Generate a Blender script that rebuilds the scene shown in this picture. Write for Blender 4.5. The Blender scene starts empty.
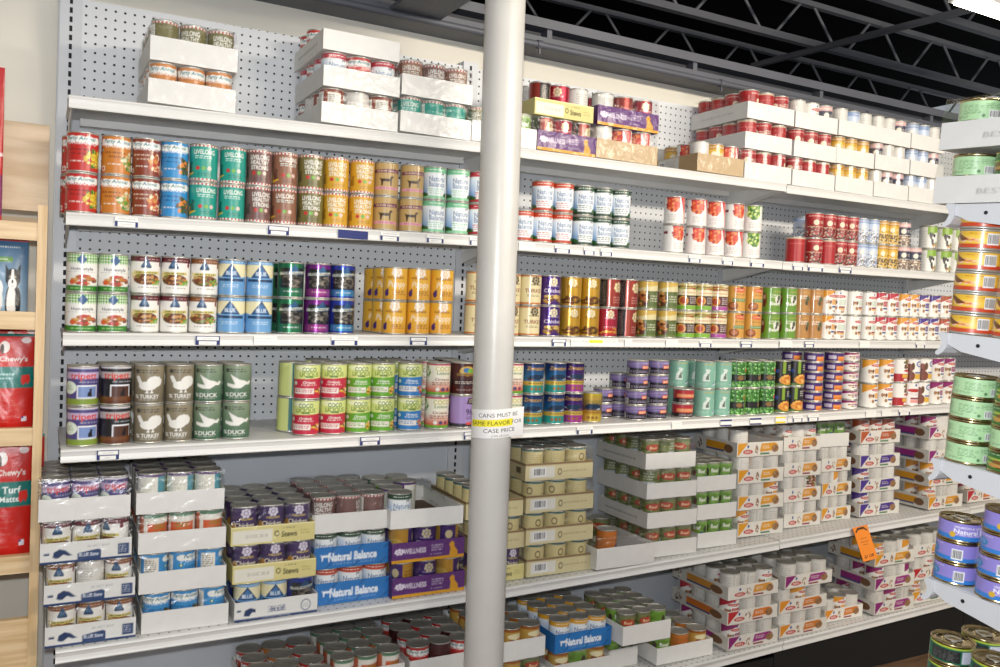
import bpy, math, random
import numpy as np
from mathutils import Vector, Matrix, Euler
random.seed(7)
rng = np.random.default_rng(5)
U = 0.0254            # one scene unit is an inch
ZF = 54.3             # height of the reference level above the floor, inches
COL = bpy.context.scene.collection
PI = math.pi

# ------------------------------------------------------------------ camera model
CAM = np.array([-2.48096, -107.48112, 2.79704])
FPX = 853.6
def cam_axes():
    yaw, pitch, roll = 0.496387, -0.0320665, 0.041915
    f = np.array([math.sin(yaw)*math.cos(pitch), math.cos(yaw)*math.cos(pitch), math.sin(pitch)])
    r = np.array([math.cos(yaw), -math.sin(yaw), 0.0])
    u = np.cross(r, f)
    return math.cos(roll)*r+math.sin(roll)*u, -math.sin(roll)*r+math.cos(roll)*u, f
AR, AU, AF = cam_axes()
def ray(u, v): return AF*FPX + AR*(u-500) - AU*(v-333.5)
def on_y(u, v, Y):
    d = ray(u, v); return CAM + d*((Y-CAM[1])/d[1])
def on_x(u, v, X):
    d = ray(u, v); return CAM + d*((X-CAM[0])/d[0])
def on_z(u, v, Z):
    d = ray(u, v); return CAM + d*((Z-CAM[2])/d[2])
def x_at(u, Y, Z):
    w = (u-500)*AF - FPX*AR            # plane of constant image column
    return CAM[0] - (w[1]*(Y-CAM[1]) + w[2]*(Z-CAM[2]))/w[0]

# ------------------------------------------------------------------ colour + printing
def lin(c):
    if isinstance(c, str):
        c = c.lstrip('#')
        if len(c) == 3: c = ''.join(k*2 for k in c)
        c = [int(c[i:i+2], 16)/255 for i in (0, 2, 4)]
    c = np.asarray(c, float)[:3]
    return np.where(c <= .04045, c/12.92, ((c+.055)/1.055)**2.4)

_glyph = {}
def glyphs(s, bold=0.02):
    """triangles of a word, normalised to cap height 1 and centred"""
    k = (s, bold)
    if k not in _glyph:
        cu = bpy.data.curves.new('t', 'FONT'); cu.body = s; cu.offset = bold; cu.resolution_u = 3
        ob = bpy.data.objects.new('t', cu); COL.objects.link(ob)
        dg = bpy.context.evaluated_depsgraph_get(); dg.update()
        ev = ob.evaluated_get(dg); me = ev.to_mesh(); me.calc_loop_triangles()
        v = np.array([x.co[:2] for x in me.vertices]) if len(me.vertices) else np.zeros((0, 2))
        t = np.array([x.vertices[:] for x in me.loop_triangles]) if len(v) else np.zeros((0, 3), int)
        ev.to_mesh_clear(); bpy.data.objects.remove(ob); bpy.data.curves.remove(cu)
        if len(v):
            v = v/0.72
            v = v - [(v[:, 0].min()+v[:, 0].max())/2, 0.5]
        _glyph[k] = (v, t)
    return _glyph[k]

class Art:
    """printed artwork: painted once in a grid and handed to a mesh as point colours"""
    def __init__(s, x0, x1, nx, ny, bg, asp=1.0, ss=4):
        s.x0, s.x1, s.nx, s.ny, s.ss, s.asp = x0, x1, nx, ny, ss, asp
        s.W, s.H = nx*ss, ny*ss
        s.a = np.empty((s.H, s.W, 3)); s.a[:] = lin(bg)
        xs = x0+(np.arange(s.W)+.5)/s.W*(x1-x0); ys = (np.arange(s.H)+.5)/s.H
        s.X, s.Y = np.meshgrid(xs, ys)
    def _box(s, x0, y0, x1, y1):
        k = s.W/(s.x1-s.x0)
        i0 = max(0, int((x0-s.x0)*k)); i1 = min(s.W, int((x1-s.x0)*k)+1)
        j0 = max(0, int(y0*s.H)); j1 = min(s.H, int(y1*s.H)+1)
        return slice(j0, max(j0, j1)), slice(i0, max(i0, i1))
    def r(s, x0, y0, x1, y1, c):
        m = (s.X >= x0) & (s.X < x1) & (s.Y >= y0) & (s.Y < y1); s.a[m] = lin(c); return s
    def e(s, cx, cy, rx, ry, c):
        m = ((s.X-cx)/rx)**2+((s.Y-cy)/ry)**2 < 1; s.a[m] = lin(c); return s
    def p(s, pts, c):
        m = np.zeros(s.X.shape, bool); n = len(pts)
        for i in range(n):
            (ax, ay), (bx, by) = pts[i], pts[(i+1) % n]
            if ay == by: continue
            q = (s.Y < ay) != (s.Y < by)
            m ^= q & (s.X < (bx-ax)*(s.Y-ay)/(by-ay)+ax)
        s.a[m] = lin(c); return s
    def t(s, cx, cy, h, txt, c, w=None, bold=.02, rot=0, sh=0):
        v, t = glyphs(txt, bold)
        if not len(v): return s
        kx = h*s.asp
        if w: kx = w/max(1e-6, v[:, 0].max()-v[:, 0].min())
        px = v[:, 0]*kx+v[:, 1]*sh*kx; py = v[:, 1]*h
        if rot:
            ca, sa = math.cos(rot), math.sin(rot)
            px, py = px*ca-py*sa*s.asp, px*sa/s.asp+py*ca
        px += cx; py += cy; c = lin(c)
        for i, j, k in t:
            ax, ay, bx, by, dx, dy = px[i], py[i], px[j], py[j], px[k], py[k]
            den = (by-dy)*(ax-dx)+(dx-bx)*(ay-dy)
            if abs(den) < 1e-12: continue
            sl = s._box(min(ax, bx, dx), min(ay, by, dy), max(ax, bx, dx), max(ay, by, dy))
            X, Y = s.X[sl], s.Y[sl]
            l1 = ((by-dy)*(X-dx)+(dx-bx)*(Y-dy))/den; l2 = ((dy-ay)*(X-dx)+(ax-dx)*(Y-dy))/den
            s.a[sl][(l1 >= -1e-6) & (l2 >= -1e-6) & (l1+l2 <= 1+1e-6)] = c
        return s
    def lines(s, x0, y0, x1, y1, n, c, k=.45):
        """rows of small print: dashes of word length, letters standing up and down a little"""
        hh = (y1-y0)/n
        for i in range(n):
            yy = y0+(i+.3)*hh; x = x0; xe = x1-(x1-x0)*random.random()*.22*(n > 1)
            while x < xe:
                w = random.uniform(.05, .2)*(1 if x1-x0 > .5 else .6); xw = min(x+w, xe)
                if hh*k > .03:
                    q = x
                    while q < xw:
                        lw = random.uniform(.022, .034); s.r(q, yy-random.choice((0, 0, 0, .4))*hh*k*.5, min(q+lw, xw), yy+hh*k*random.uniform(.75, 1.25), c); q += lw+.016
                else: s.r(x, yy, xw, yy+hh*k, c)
                x = xw+random.uniform(.03, .06)
        return s
    def bar(s, x0, y0, x1, y1):
        s.r(x0, y0, x1, y1, '#f2f2f2'); x = x0+.06*(x1-x0)
        while x < x1-.08*(x1-x0):
            w = (x1-x0)*random.choice((.03, .05, .08)); s.r(x, y0+.12*(y1-y0), x+w, y1-.1*(y1-y0), '#222'); x += w+(x1-x0)*random.choice((.03, .05))
        return s
    def check(s, y0, y1, n, c1, c2):
        m = (s.Y >= y0) & (s.Y < y1); k = np.floor((s.X-s.x0)/(s.x1-s.x0)*n).astype(int) % 2
        s.a[m & (k == 0)] = lin(c1); s.a[m & (k == 1)] = lin(c2); return s
    def gingham(s, y0, y1, n, c1, c2, c3):
        m = (s.Y >= y0) & (s.Y < y1); cw = (s.x1-s.x0)/n
        a = np.floor((s.X-s.x0)/cw).astype(int) % 2; b = np.floor((s.Y-y0)/(cw/s.asp)).astype(int) % 2
        for q, c in ((0, c1), (1, c2), (2, c3)): s.a[m & (a+b == q)] = lin(c)
        return s
    def food(s, cx, cy, rx, ry, cols, n=40, k=1):
        for _ in range(n):
            a, q = random.random()*2*PI, math.sqrt(random.random())
            s.e(cx+rx*q*math.cos(a), cy+ry*q*math.sin(a), rx*k*random.uniform(.12, .32), ry*random.uniform(.12, .32)*max(k, .6), random.choice(cols))
        return s
    def peas(s):
        for _ in range(260):
            x, y, q = random.uniform(-2, 2), random.uniform(0, 1), random.uniform(.8, 1.2)
            s.e(x, y, .16*q, .09*q, '#1f4a1a').e(x-.012, y+.008, .128*q, .072*q, random.choice(['#5ba842', '#6fb854', '#4c9236'])).e(x-.04, y+.026, .05, .026, '#c4e8ae')
        return s
    def grad(s, y0, y1, c0, c1, x0=-99, x1=99):
        m = (s.Y >= y0) & (s.Y < y1) & (s.X >= x0) & (s.X < x1); q = ((s.Y[m]-y0)/(y1-y0))[:, None]
        s.a[m] = lin(c0)*(1-q)+lin(c1)*q; return s
    def dog(s, cx, cy, k, c, flip=1, sit=False):
        A = lambda x, y: (cx+flip*x*k*s.asp, cy+y*k)
        if sit:
            s.p([A(-.35, -.5), A(-.3, 0), A(-.05, .3), A(-.15, .5), A(.1, .52), A(.3, .4), A(.15, .25), A(.2, -.1), A(.25, -.5)], c)
        else:
            s.p([A(-.6, .1), A(-.75, .3), A(-.5, .2), A(.3, .2), A(.4, .45), A(.55, .5), A(.75, .35), A(.55, .28), A(.5, 0), A(.48, -.5), A(.36, -.5), A(.32, -.08), A(-.3, -.06), A(-.38, -.5), A(-.5, -.5), A(-.52, -.1)], c)
        return s
    def out(s):
        return s.a.reshape(s.ny, s.ss, s.nx, s.ss, 3).mean((1, 3))

# ------------------------------------------------------------------ mesh builder (inches, colours per point)
class MB:
    def __init__(s): s.v, s.f, s.c, s.m, s.sm, s.n = [], [], [], [], [], 0
    def add(s, v, f, c='#ffffff', m=0, smooth=False):
        v = np.asarray(v, float).reshape(-1, 3)
        if isinstance(c, str): c = np.tile(lin(c), (len(v), 1))
        s.v.append(v); s.c.append(np.asarray(c, float).reshape(-1, 3))
        for q in f: s.f.append([i+s.n for i in q])
        s.m += [m]*len(f); s.sm += [smooth]*len(f); s.n += len(v); return s
    def box(s, x0, y0, z0, x1, y1, z1, c='#ffffff', m=0):
        v = [(x, y, z) for x in (x0, x1) for y in (y0, y1) for z in (z0, z1)]
        return s.add(v, [(0, 1, 3, 2), (4, 6, 7, 5), (0, 4, 5, 1), (2, 3, 7, 6), (0, 2, 6, 4), (1, 5, 7, 3)], c, m)
    def hexa(s, b, t, c='#ffffff', m=0):
        """b, t: four bottom and four top corners, counter-clockwise from above"""
        return s.add(list(b)+list(t), [(3, 2, 1, 0), (4, 5, 6, 7), (0, 1, 5, 4), (1, 2, 6, 5), (2, 3, 7, 6), (3, 0, 4, 7)], c, m)
    def prism(s, prof, x0, x1, c='#ffffff', m=0, dz0=0, dz1=0, smooth=False):
        """profile in (y, z), swept along x"""
        n = len(prof)
        v = [(x0, y, z+dz0) for y, z in prof]+[(x1, y, z+dz1) for y, z in prof]
        f = [(i, (i+1) % n, n+(i+1) % n, n+i) for i in range(n)]
        s.add(v, f, c, m, smooth)
        return s.add(v, [tuple(range(n-1, -1, -1)), tuple(range(n, 2*n))], c, m)
    def grid(s, o, du, dv, art, m=0, bulge=None, smooth=False):
        """flat printed panel; art is (ny, nx, 3) or a colour"""
        if isinstance(art, str): art = np.tile(lin(art), (2, 2, 1))
        ny, nx = art.shape[:2]; o, du, dv = (np.asarray(q, float) for q in (o, du, dv))
        a, b = np.meshgrid(np.linspace(0, 1, nx), np.linspace(0, 1, ny))
        v = o+a[..., None]*du+b[..., None]*dv
        if bulge is not None: v = v+bulge(a, b)
        k = lambda i, j: j*nx+i
        f = [(k(i, j), k(i+1, j), k(i+1, j+1), k(i, j+1)) for j in range(ny-1) for i in range(nx-1)]
        return s.add(v, f, art.reshape(-1, 3), m, smooth)
    def lathe(s, prof, seg=48, c='#ffffff', m=0, cx=0, cy=0, cap=True):
        """profile [(r, z)] from bottom to top round the z axis"""
        a = np.arange(seg)*2*PI/seg; v = []
        for r, z in prof: v += [(cx+r*math.sin(q), cy-r*math.cos(q), z) for q in a]
        n = len(prof)
        f = [(j*seg+i, j*seg+(i+1) % seg, (j+1)*seg+(i+1) % seg, (j+1)*seg+i) for j in range(n-1) for i in range(seg)]
        s.add(v, f, c, m, True)
        if cap:
            s.add(v[:seg], [tuple(range(seg-1, -1, -1))], c, m); s.add(v[-seg:], [tuple(range(seg))], c, m)
        return s
    def sleeve(s, r, z0, z1, art, m=0):
        """printed wrap; art x spans -2..2 quarter turns from the front"""
        ny, nx = art.shape[:2]
        a = (np.arange(nx)/nx*4-2)*PI/2
        v = np.empty((ny, nx, 3)); v[..., 0] = r*np.sin(a); v[..., 1] = -r*np.cos(a); v[..., 2] = np.linspace(z0, z1, ny)[:, None]
        f = [(j*nx+i, j*nx+(i+1) % nx, (j+1)*nx+(i+1) % nx, (j+1)*nx+i) for j in range(ny-1) for i in range(nx)]
        return s.add(v, f, art.reshape(-1, 3), m, True)
    def tube(s, a, b, r, seg=10, c='#ffffff', m=0):
        a, b = Vector(a), Vector(b); d = (b-a).normalized(); x = d.orthogonal().normalized(); y = d.cross(x)
        v = [tuple(e+r*(math.cos(k*2*PI/seg)*x+math.sin(k*2*PI/seg)*y)) for e in (a, b) for k in range(seg)]
        s.add(v, [(i, (i+1) % seg, seg+(i+1) % seg, seg+i) for i in range(seg)], c, m, True)
        return s.add(v, [tuple(range(seg-1, -1, -1)), tuple(range(seg, 2*seg))], c, m)
    def bar(s, a, b, w, h, c='#ffffff', m=0):
        """rectangular bar from a to b; w sideways, h upwards"""
        a, b = Vector(a), Vector(b); d = (b-a).normalized(); up = Vector((0, 0, 1))
        if abs(d.z) > .95: up = Vector((0, 1, 0))
        x = d.cross(up).normalized(); y = x.cross(d)
        q = [(-1, -1), (1, -1), (1, 1), (-1, 1)]
        v = [tuple(e+x*(i*w/2)+y*(j*h/2)) for e in (a, b) for i, j in q]
        return s.add(v, [(3, 2, 1, 0), (4, 5, 6, 7)]+[(i, (i+1) % 4, 4+(i+1) % 4, 4+i) for i in range(4)], c, m)
    def mesh(s, name, mats):
        me = bpy.data.meshes.new(name)
        V = np.concatenate(s.v)*U
        me.from_pydata(V.tolist(), [], s.f)
        me.polygons.foreach_set('material_index', s.m); me.polygons.foreach_set('use_smooth', s.sm)
        at = me.color_attributes.new('Col', 'FLOAT_COLOR', 'POINT')
        c = np.concatenate(s.c); at.data.foreach_set('color', np.concatenate([c, np.ones((len(c), 1))], 1).astype(np.float32).ravel())
        for m in (mats if isinstance(mats, (list, tuple)) else [mats]): me.materials.append(m)
        me.update(); return me
    def obj(s, name, mats, parent=None, loc=(0, 0, 0)):
        return link(name, s.mesh(name, mats), parent, loc)

def L(x, y, z): return Vector((x*U, y*U, (z+ZF)*U))
def link(name, me, parent=None, loc=(0, 0, 0), rz=0):
    o = bpy.data.objects.new(name, me); COL.objects.link(o)
    if parent: o.parent = parent; o.location = Vector(loc)*U
    else: o.location = L(*loc)
    o.rotation_euler = (0, 0, rz); return o
def empty(name, loc, rz=0, rx=0):
    o = bpy.data.objects.new(name, None); COL.objects.link(o); o.location = L(*loc); o.rotation_euler = (rx, 0, rz); o.empty_display_size = .05; return o
LABELS = {}
def tag(o, label, cat, group=None):
    label = ' '.join(label.split())
    o['label'] = label; o['category'] = cat
    if group: o['group'] = group
    LABELS.setdefault(label, []).append(o.name); return o
def struct(o): o['kind'] = 'structure'; return o

# ------------------------------------------------------------------ materials
def mat(name, col=None, rough=.5, metal=0, spec=.5, bump=0, bscale=40, var=0, vscale=6, coat=0, attr=False):
    m = bpy.data.materials.new(name); m.use_nodes = True; nt = m.node_tree; N = nt.nodes; b = N['Principled BSDF']
    b.inputs['Roughness'].default_value = rough; b.inputs['Metallic'].default_value = metal
    b.inputs['Specular IOR Level'].default_value = spec; b.inputs['Coat Weight'].default_value = coat; b.inputs['Coat Roughness'].default_value = .12
    src = None
    if attr:
        a = N.new('ShaderNodeAttribute'); a.attribute_name = 'Col'; src = a.outputs['Color']
    tc = N.new('ShaderNodeTexCoord')
    if var or not attr:
        n = N.new('ShaderNodeTexNoise'); n.inputs['Scale'].default_value = vscale; n.inputs['Detail'].default_value = 3; nt.links.new(tc.outputs['Object'], n.inputs['Vector'])
        mx = N.new('ShaderNodeMix'); mx.data_type = 'RGBA'; mx.blend_type = 'MULTIPLY'; mx.inputs[0].default_value = 1
        rp = N.new('ShaderNodeMapRange'); rp.inputs['From Min'].default_value = .3; rp.inputs['From Max'].default_value = .7
        rp.inputs['To Min'].default_value = 1-var; rp.inputs['To Max'].default_value = 1
        nt.links.new(n.outputs['Fac'], rp.inputs['Value']); nt.links.new(rp.outputs['Result'], mx.inputs[7])
        if src: nt.links.new(src, mx.inputs[6])
        else: mx.inputs[6].default_value = (*lin(col), 1)
        src = mx.outputs[2]
    nt.links.new(src, b.inputs['Base Color'])
    if bump:
        n2 = N.new('ShaderNodeTexNoise'); n2.inputs['Scale'].default_value = bscale; n2.inputs['Detail'].default_value = 4; nt.links.new(tc.outputs['Object'], n2.inputs['Vector'])
        bp = N.new('ShaderNodeBump'); bp.inputs['Strength'].default_value = bump; bp.inputs['Distance'].default_value = .01
        nt.links.new(n2.outputs['Fac'], bp.inputs['Height']); nt.links.new(bp.outputs['Normal'], b.inputs['Normal'])
    return m
M = {}
M['label'] = mat('printed paper label', rough=.36, attr=True, coat=.35)
M['foil'] = mat('printed metallic label', rough=.3, metal=.45, attr=True, coat=.35)
M['card'] = mat('printed card', rough=.6, spec=.3, attr=True, var=.05, vscale=30)
M['tin'] = mat('tin plate', '#c6c3ba', rough=.34, metal=.62, var=.1, vscale=50)
M['gold'] = mat('gold lacquered tin', '#c2b083', rough=.25, metal=1, var=.08, vscale=50)
M['dark'] = mat('dark tin rim', '#4a4a4c', rough=.3, metal=.8)
M['shelf'] = mat('white powder coat', '#dcdbd8', rough=.38, var=.05, vscale=9)
M['upright'] = mat('pale grey powder coat', '#c9cbcf', rough=.4, var=.04)
M['panel'] = mat('plain grey back panel', '#c2c6cc', rough=.5, var=.05)
M['slot'] = mat('slot shadow gap', '#15171c', rough=.8)
M['pole'] = mat('glossy white pole paint', '#c9c7c2', rough=.33, var=.05, vscale=14, bump=.05, bscale=60)
M['wall'] = mat('off white wall paint', '#e4dfd3', rough=.7, var=.04, vscale=3)
M['greywall'] = mat('warm grey wall paint', '#b4b1a9', rough=.7, var=.04, vscale=3)
M['black'] = mat('black ceiling paint', '#060607', rough=.95, var=.3, spec=.1)
M['kick'] = mat('black kick plate', '#0b0b0b', rough=.6)
M['steel'] = mat('grey painted steel', '#585a62', rough=.5, var=.15, vscale=5)
M['darksteel'] = mat('dark painted steel', '#74767e', rough=.5, var=.15, vscale=5)
M['bag'] = mat('printed pouch film', rough=.33, attr=True, bump=.35, bscale=18)
M['paper'] = mat('printed paper', rough=.7, attr=True)
M['white'] = mat('white plastic', '#e4e4e2', rough=.35)

def wood(name, c1, c2, sc=(3, 40, 40)):
    m = bpy.data.materials.new(name); m.use_nodes = True; nt = m.node_tree; N = nt.nodes; b = N['Principled BSDF']; b.inputs['Roughness'].default_value = .5
    tc = N.new('ShaderNodeTexCoord'); mp = N.new('ShaderNodeMapping'); mp.inputs['Scale'].default_value = sc
    n = N.new('ShaderNodeTexNoise'); n.inputs['Scale'].default_value = 1.5; n.inputs['Detail'].default_value = 6
    r = N.new('ShaderNodeValToRGB'); r.color_ramp.elements[0].color = (*lin(c1), 1); r.color_ramp.elements[1].color = (*lin(c2), 1)
    r.color_ramp.elements[0].position = .35; r.color_ramp.elements[1].position = .65
    nt.links.new(tc.outputs['Object'], mp.inputs['Vector']); nt.links.new(mp.outputs['Vector'], n.inputs['Vector']); nt.links.new(n.outputs['Fac'], r.inputs['Fac']); nt.links.new(r.outputs['Color'], b.inputs['Base Color'])
    return m
M['wood_h'] = wood('pale pine, grain along the board', '#cbaa7c', '#e2c79e', (3, 45, 45))
M['wood_v'] = wood('pale pine, upright grain', '#c8a678', '#dfc499', (45, 45, 3))
M['bamboo'] = wood('bamboo block panel', '#c3aa8a', '#d8c4a8', (4, 30, 22))

def pegboard():
    m = bpy.data.materials.new('perforated white panel'); m.use_nodes = True; nt = m.node_tree; N = nt.nodes; b = N['Principled BSDF']; b.inputs['Roughness'].default_value = .5
    tc = N.new('ShaderNodeTexCoord'); sp = N.new('ShaderNodeSeparateXYZ'); nt.links.new(tc.outputs['Object'], sp.inputs[0])
    def mth(op, a, bb=None):
        n = N.new('ShaderNodeMath'); n.operation = op
        for i, q in enumerate((a, bb)):
            if q is None: continue
            if isinstance(q, (int, float)): n.inputs[i].default_value = q
            else: nt.links.new(q, n.inputs[i])
        return n.outputs[0]
    d = []
    for ax in (0, 2):
        q = mth('MULTIPLY', sp.outputs[ax], 1/U); q = mth('FRACT', q); q = mth('SUBTRACT', q, .5); d.append(mth('MULTIPLY', q, q))
    dist = mth('SQRT', mth('ADD', d[0], d[1])); hole = mth('LESS_THAN', dist, .135)
    mx = N.new('ShaderNodeMix'); mx.data_type = 'RGBA'; nt.links.new(hole, mx.inputs[0]); mx.inputs[6].default_value = (*lin('#d2d4d7'), 1); mx.inputs[7].default_value = (*lin('#1a1612'), 1)
    nt.links.new(mx.outputs[2], b.inputs['Base Color']); return m
M['peg'] = pegboard()

def film():
    m = bpy.data.materials.new('clear shrink film'); m.use_nodes = True; nt = m.node_tree; N = nt.nodes; N.remove(N['Principled BSDF']); out = N['Material Output']
    tr = N.new('ShaderNodeBsdfTransparent'); gl = N.new('ShaderNodeBsdfGlossy'); gl.inputs['Roughness'].default_value = .24; gl.inputs['Color'].default_value = (.9, .9, .9, 1)
    tc = N.new('ShaderNodeTexCoord'); n = N.new('ShaderNodeTexNoise'); n.inputs['Scale'].default_value = 22; n.inputs['Detail'].default_value = 3; n.inputs['Distortion'].default_value = 1.2
    nt.links.new(tc.outputs['Object'], n.inputs['Vector'])
    bp = N.new('ShaderNodeBump'); bp.inputs['Strength'].default_value = .6; bp.inputs['Distance'].default_value = .012; nt.links.new(n.outputs['Fac'], bp.inputs['Height']); nt.links.new(bp.outputs['Normal'], gl.inputs['Normal'])
    lw = N.new('ShaderNodeLayerWeight'); lw.inputs['Blend'].default_value = .25
    mr = N.new('ShaderNodeMapRange'); mr.inputs['To Min'].default_value = .035; mr.inputs['To Max'].default_value = .22; nt.links.new(lw.outputs['Fresnel'], mr.inputs['Value'])
    mx = N.new('ShaderNodeMixShader'); nt.links.new(mr.outputs['Result'], mx.inputs[0]); nt.links.new(tr.outputs[0], mx.inputs[1]); nt.links.new(gl.outputs[0], mx.inputs[2]); nt.links.new(mx.outputs[0], out.inputs['Surface'])
    return m
M['film'] = film()
def emit(name, c, k):
    m = bpy.data.materials.new(name); m.use_nodes = True; nt = m.node_tree; N = nt.nodes; N.remove(N['Principled BSDF'])
    e = N.new('ShaderNodeEmission'); e.inputs['Color'].default_value = (*lin(c), 1); e.inputs['Strength'].default_value = k; nt.links.new(e.outputs[0], N['Material Output'].inputs['Surface']); return m
M['lamp'] = emit('fluorescent lamp', '#fff4e0', 14)
# ------------------------------------------------------------------ can designs
RT, HT = 1.47, 4.0          # tall can: radius, height (inches)
VEG = ['#c8322a', '#e0892b', '#f0c53a', '#5f9a35', '#3c7a2c', '#f3e3b0', '#8c4a22']
MEAT = ['#7a4526', '#96592f', '#b47a42', '#5f3419', '#c89455', '#7d8c3a']
D = {}
def can_art(bg, asp=1.72, ny=48): return Art(-2, 2, 136, ny, bg, asp=asp)
def design(k, art, desc, kind='tall', m='label', rim='tin'):
    q = art.out(); q = .93*(q*.94+q.mean(-1, keepdims=True)*.06)**1.08
    D[k] = dict(art=q, desc=desc, kind=kind, m=m, rim=rim)

def party(k, bg, desc, veg, ink):
    a = can_art(bg)
    for i in range(5): a.e(-.75+i*.37, .83, .26, .09, '#f4f4ee')
    a.t(0, .86, .1, 'Party Animal', '#2f7f8c', w=1.3, sh=.2).t(.05, .74, .075, 'ORGANIC', '#fbfbfb', w=1.3)
    a.lines(-0.6, 0.52, 0.4, 0.6, 1, ink).lines(-0.4, 0.41, 0.3, 0.49, 1, ink)
    a.food(.62, .35, .42, .22, veg, 46).food(.75, .2, .3, .1, veg, 26)
    a.e(-.78, .62, .09, .055, '#3d7f3f').e(-.78, .62, .05, .03, '#f0f0e8')
    a.r(-.85, .07, -.6, .2, '#f1efe8').e(-.72, .13, .07, .04, '#c22').lines(-.45, .22, .15, .28, 1, '#f4f0e6')
    a.r(1.3, .05, 1.85, .92, '#efece4').lines(1.35, .1, 1.8, .85, 14, '#8a8a86').r(-1.9, .1, -1.2, .9, '#ece6da').lines(-1.85, .15, -1.3, .85, 12, '#777')
    design(k, a, desc)
party('pa_red', '#c9261d', 'red vegetable-picture can', ['#e8d23a', '#d9b92a', '#3f8a35', '#a8322a', '#f1e06a'], '#3a1010')
party('pa_orange', '#d0832a', 'orange vegetable-picture can', ['#4d8c36', '#e9e0c0', '#dfae6a', '#7aa33d'], '#5a2d10')
party('pa_brown', '#8f3f22', 'rust brown vegetable-picture can', ['#c33d2b', '#e09a48', '#f0e0b8', '#c86a2c'], '#e9d8c0')
party('pa_blue', '#2e93cf', 'sky blue vegetable-picture can', ['#3d7a34', '#5a4632', '#e0892b', '#2c5a24'], '#123a6a')
def livelong(k, bg, desc, fl, dark):
    a = can_art(bg); a.check(.95, 1, 44, '#c8281e', '#f4f0ea').check(0, .05, 44, '#c8281e', '#f4f0ea')
    a.t(.1, .8, .13, 'LIVELONG', '#f2f2ea', w=1.0)
    if not fl: a.t(.1, .65, .12, 'HEALTHY', '#efefe6', w=.95).t(.1, .5, .12, 'STRONG', '#efefe6', w=.9)
    else: a.lines(-.35, .6, .6, .7, 2, '#dff0ea')
    for i, c in enumerate(('#c8362e', '#79b43c', '#e7c9bd')): a.e(-.2+i*.27, .34, .1, .055, c)
    a.lines(-.2, .12, .6, .22, 2, dark)
    if fl: a.p([(-.85, .1), (-.85, .34), (-.4, .2)], '#f2c522').t(-.7, .21, .05, 'NEW', '#a02418')
    a.dog(-.62, .36, .3, dark, sit=True)
    a.r(1.3, .08, 1.85, .92, '#e9e6dc').lines(1.35, .1, 1.8, .85, 12, dark)
    design(k, a, desc)
livelong('ll_teal', '#18a190', 'teal can with red check rims', 1, '#0c6a60')
livelong('ll_mauve', '#7d5a55', 'mauve can with red check rims', 0, '#553a38')
livelong('ll_brown', '#96684f', 'pinkish brown can with red check rims', 1, '#6a4232')
livelong('ll_olive', '#77703a', 'olive can with red check rims', 0, '#55502a')
livelong('ll_yellow', '#d7a51c', 'mustard yellow can with red check rims', 0, '#a87c14')
a = can_art('#c3a468'); a.p([(-.75, .78), (.75, .82), (.8, .7), (-.8, .68)], '#7a3560').lines(-0.55, 0.705, 0.55, 0.775, 1, '#f0dca8').dog(0, .44, .32, '#4a3220').r(-.75, .17, .75, .25, '#e29ab0').lines(-.4, .19, .5, .23, 1, '#7a3050').r(1.2, .1, 1.9, .9, '#e8dcb8').lines(1.25, .15, 1.85, .85, 12, '#8c7a50')
design('hound_tan', a, 'tan can with a hound picture')
def nb(k, top, rim, desc, big=False):
    a = can_art('#eef2f4'); a.r(-2, .84, 2, 1, top).r(-2, 0, 2, .1, rim).grad(.1, .78, '#6c9fd2', '#e2ebf4', -2, -.45)
    a.grad(.1, .45, '#8cb2d8', '#eef2f4', .6, 2).e(-1.0, .12, .6, .1, '#3a6a30').e(1.1, .12, .6, .12, '#3a6a30').r(-2, 0, 2, .08, rim)
    a.t(.1, .64, .17, 'Natural', '#7d93b4', w=.95).t(.1, .47, .17, 'Balance', '#7d93b4', w=.98).dog(.42, .8, .1, '#1d2a4a')
    a.lines(-.45, .14, .5, .34, 3, top if not big else '#c03a24').lines(-.4, .9, .5, .95, 1, '#f4f4f0')
    design(k, a, desc)
nb('nb_mint', '#7cc79a', '#8fd0a4', 'mint topped can with white label')
nb('nb_red', '#c62a44', '#b8243c', 'crimson topped can with white label')
nb('nb_orange', '#cc4a20', '#c2431c', 'orange topped can with white label', True)
nb('nb_green', '#34563f', '#2f4a38', 'dark green topped can with white label')
nb('nb_yellow', '#e0a81e', '#d8d8d8', 'white can with yellow top band')
def swoosh(k, c1, c2, desc, cols):
    a = can_art('#efece8'); a.p([(-.55, 1), (.35, 1), (.34, .6), (.12, .44), (-.2, .44), (-.4, .6)], c1).food(-.08, .72, .42, .24, cols, 80).r(-.55, .97, .4, 1, '#8a3a6a' if k == 'sw_red' else c1)
    a.p([(.42, 1), (1.0, 1), (.98, 0), (.8, 0), (.72, .4)], c2).lines(.62, .2, .66, .95, 14, '#f6e8e4', .6).lines(.72, .1, .86, .95, 14, '#f6e8e4', .6).lines(-.4, .1, .5, .36, 4, '#c2beba').r(-1.25, .68, -.85, .78, '#8a2430' if k == 'sw_red' else '#4a6a2c').lines(-1.9, .1, -1.3, .9, 9, '#c2beba')
    design(k, a, desc)
swoosh('sw_red', '#c2241e', '#d03028', 'white can with red food swoosh', ['#e0522a', '#d8402a', '#f09050', '#b82a1c'])
swoosh('sw_green', '#6f9c2c', '#d9ecc0', 'white can with green vegetable swoosh', ['#6f9c2c', '#a6c84a', '#3f7a20', '#d8e48a'])
a = can_art('#b3161c'); a.lines(-.8, .7, .8, .8, 1, '#d86a60').r(-2, .95, 2, 1, '#d8c8a8'); design('red_plain', a, 'plain deep red can')
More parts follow.
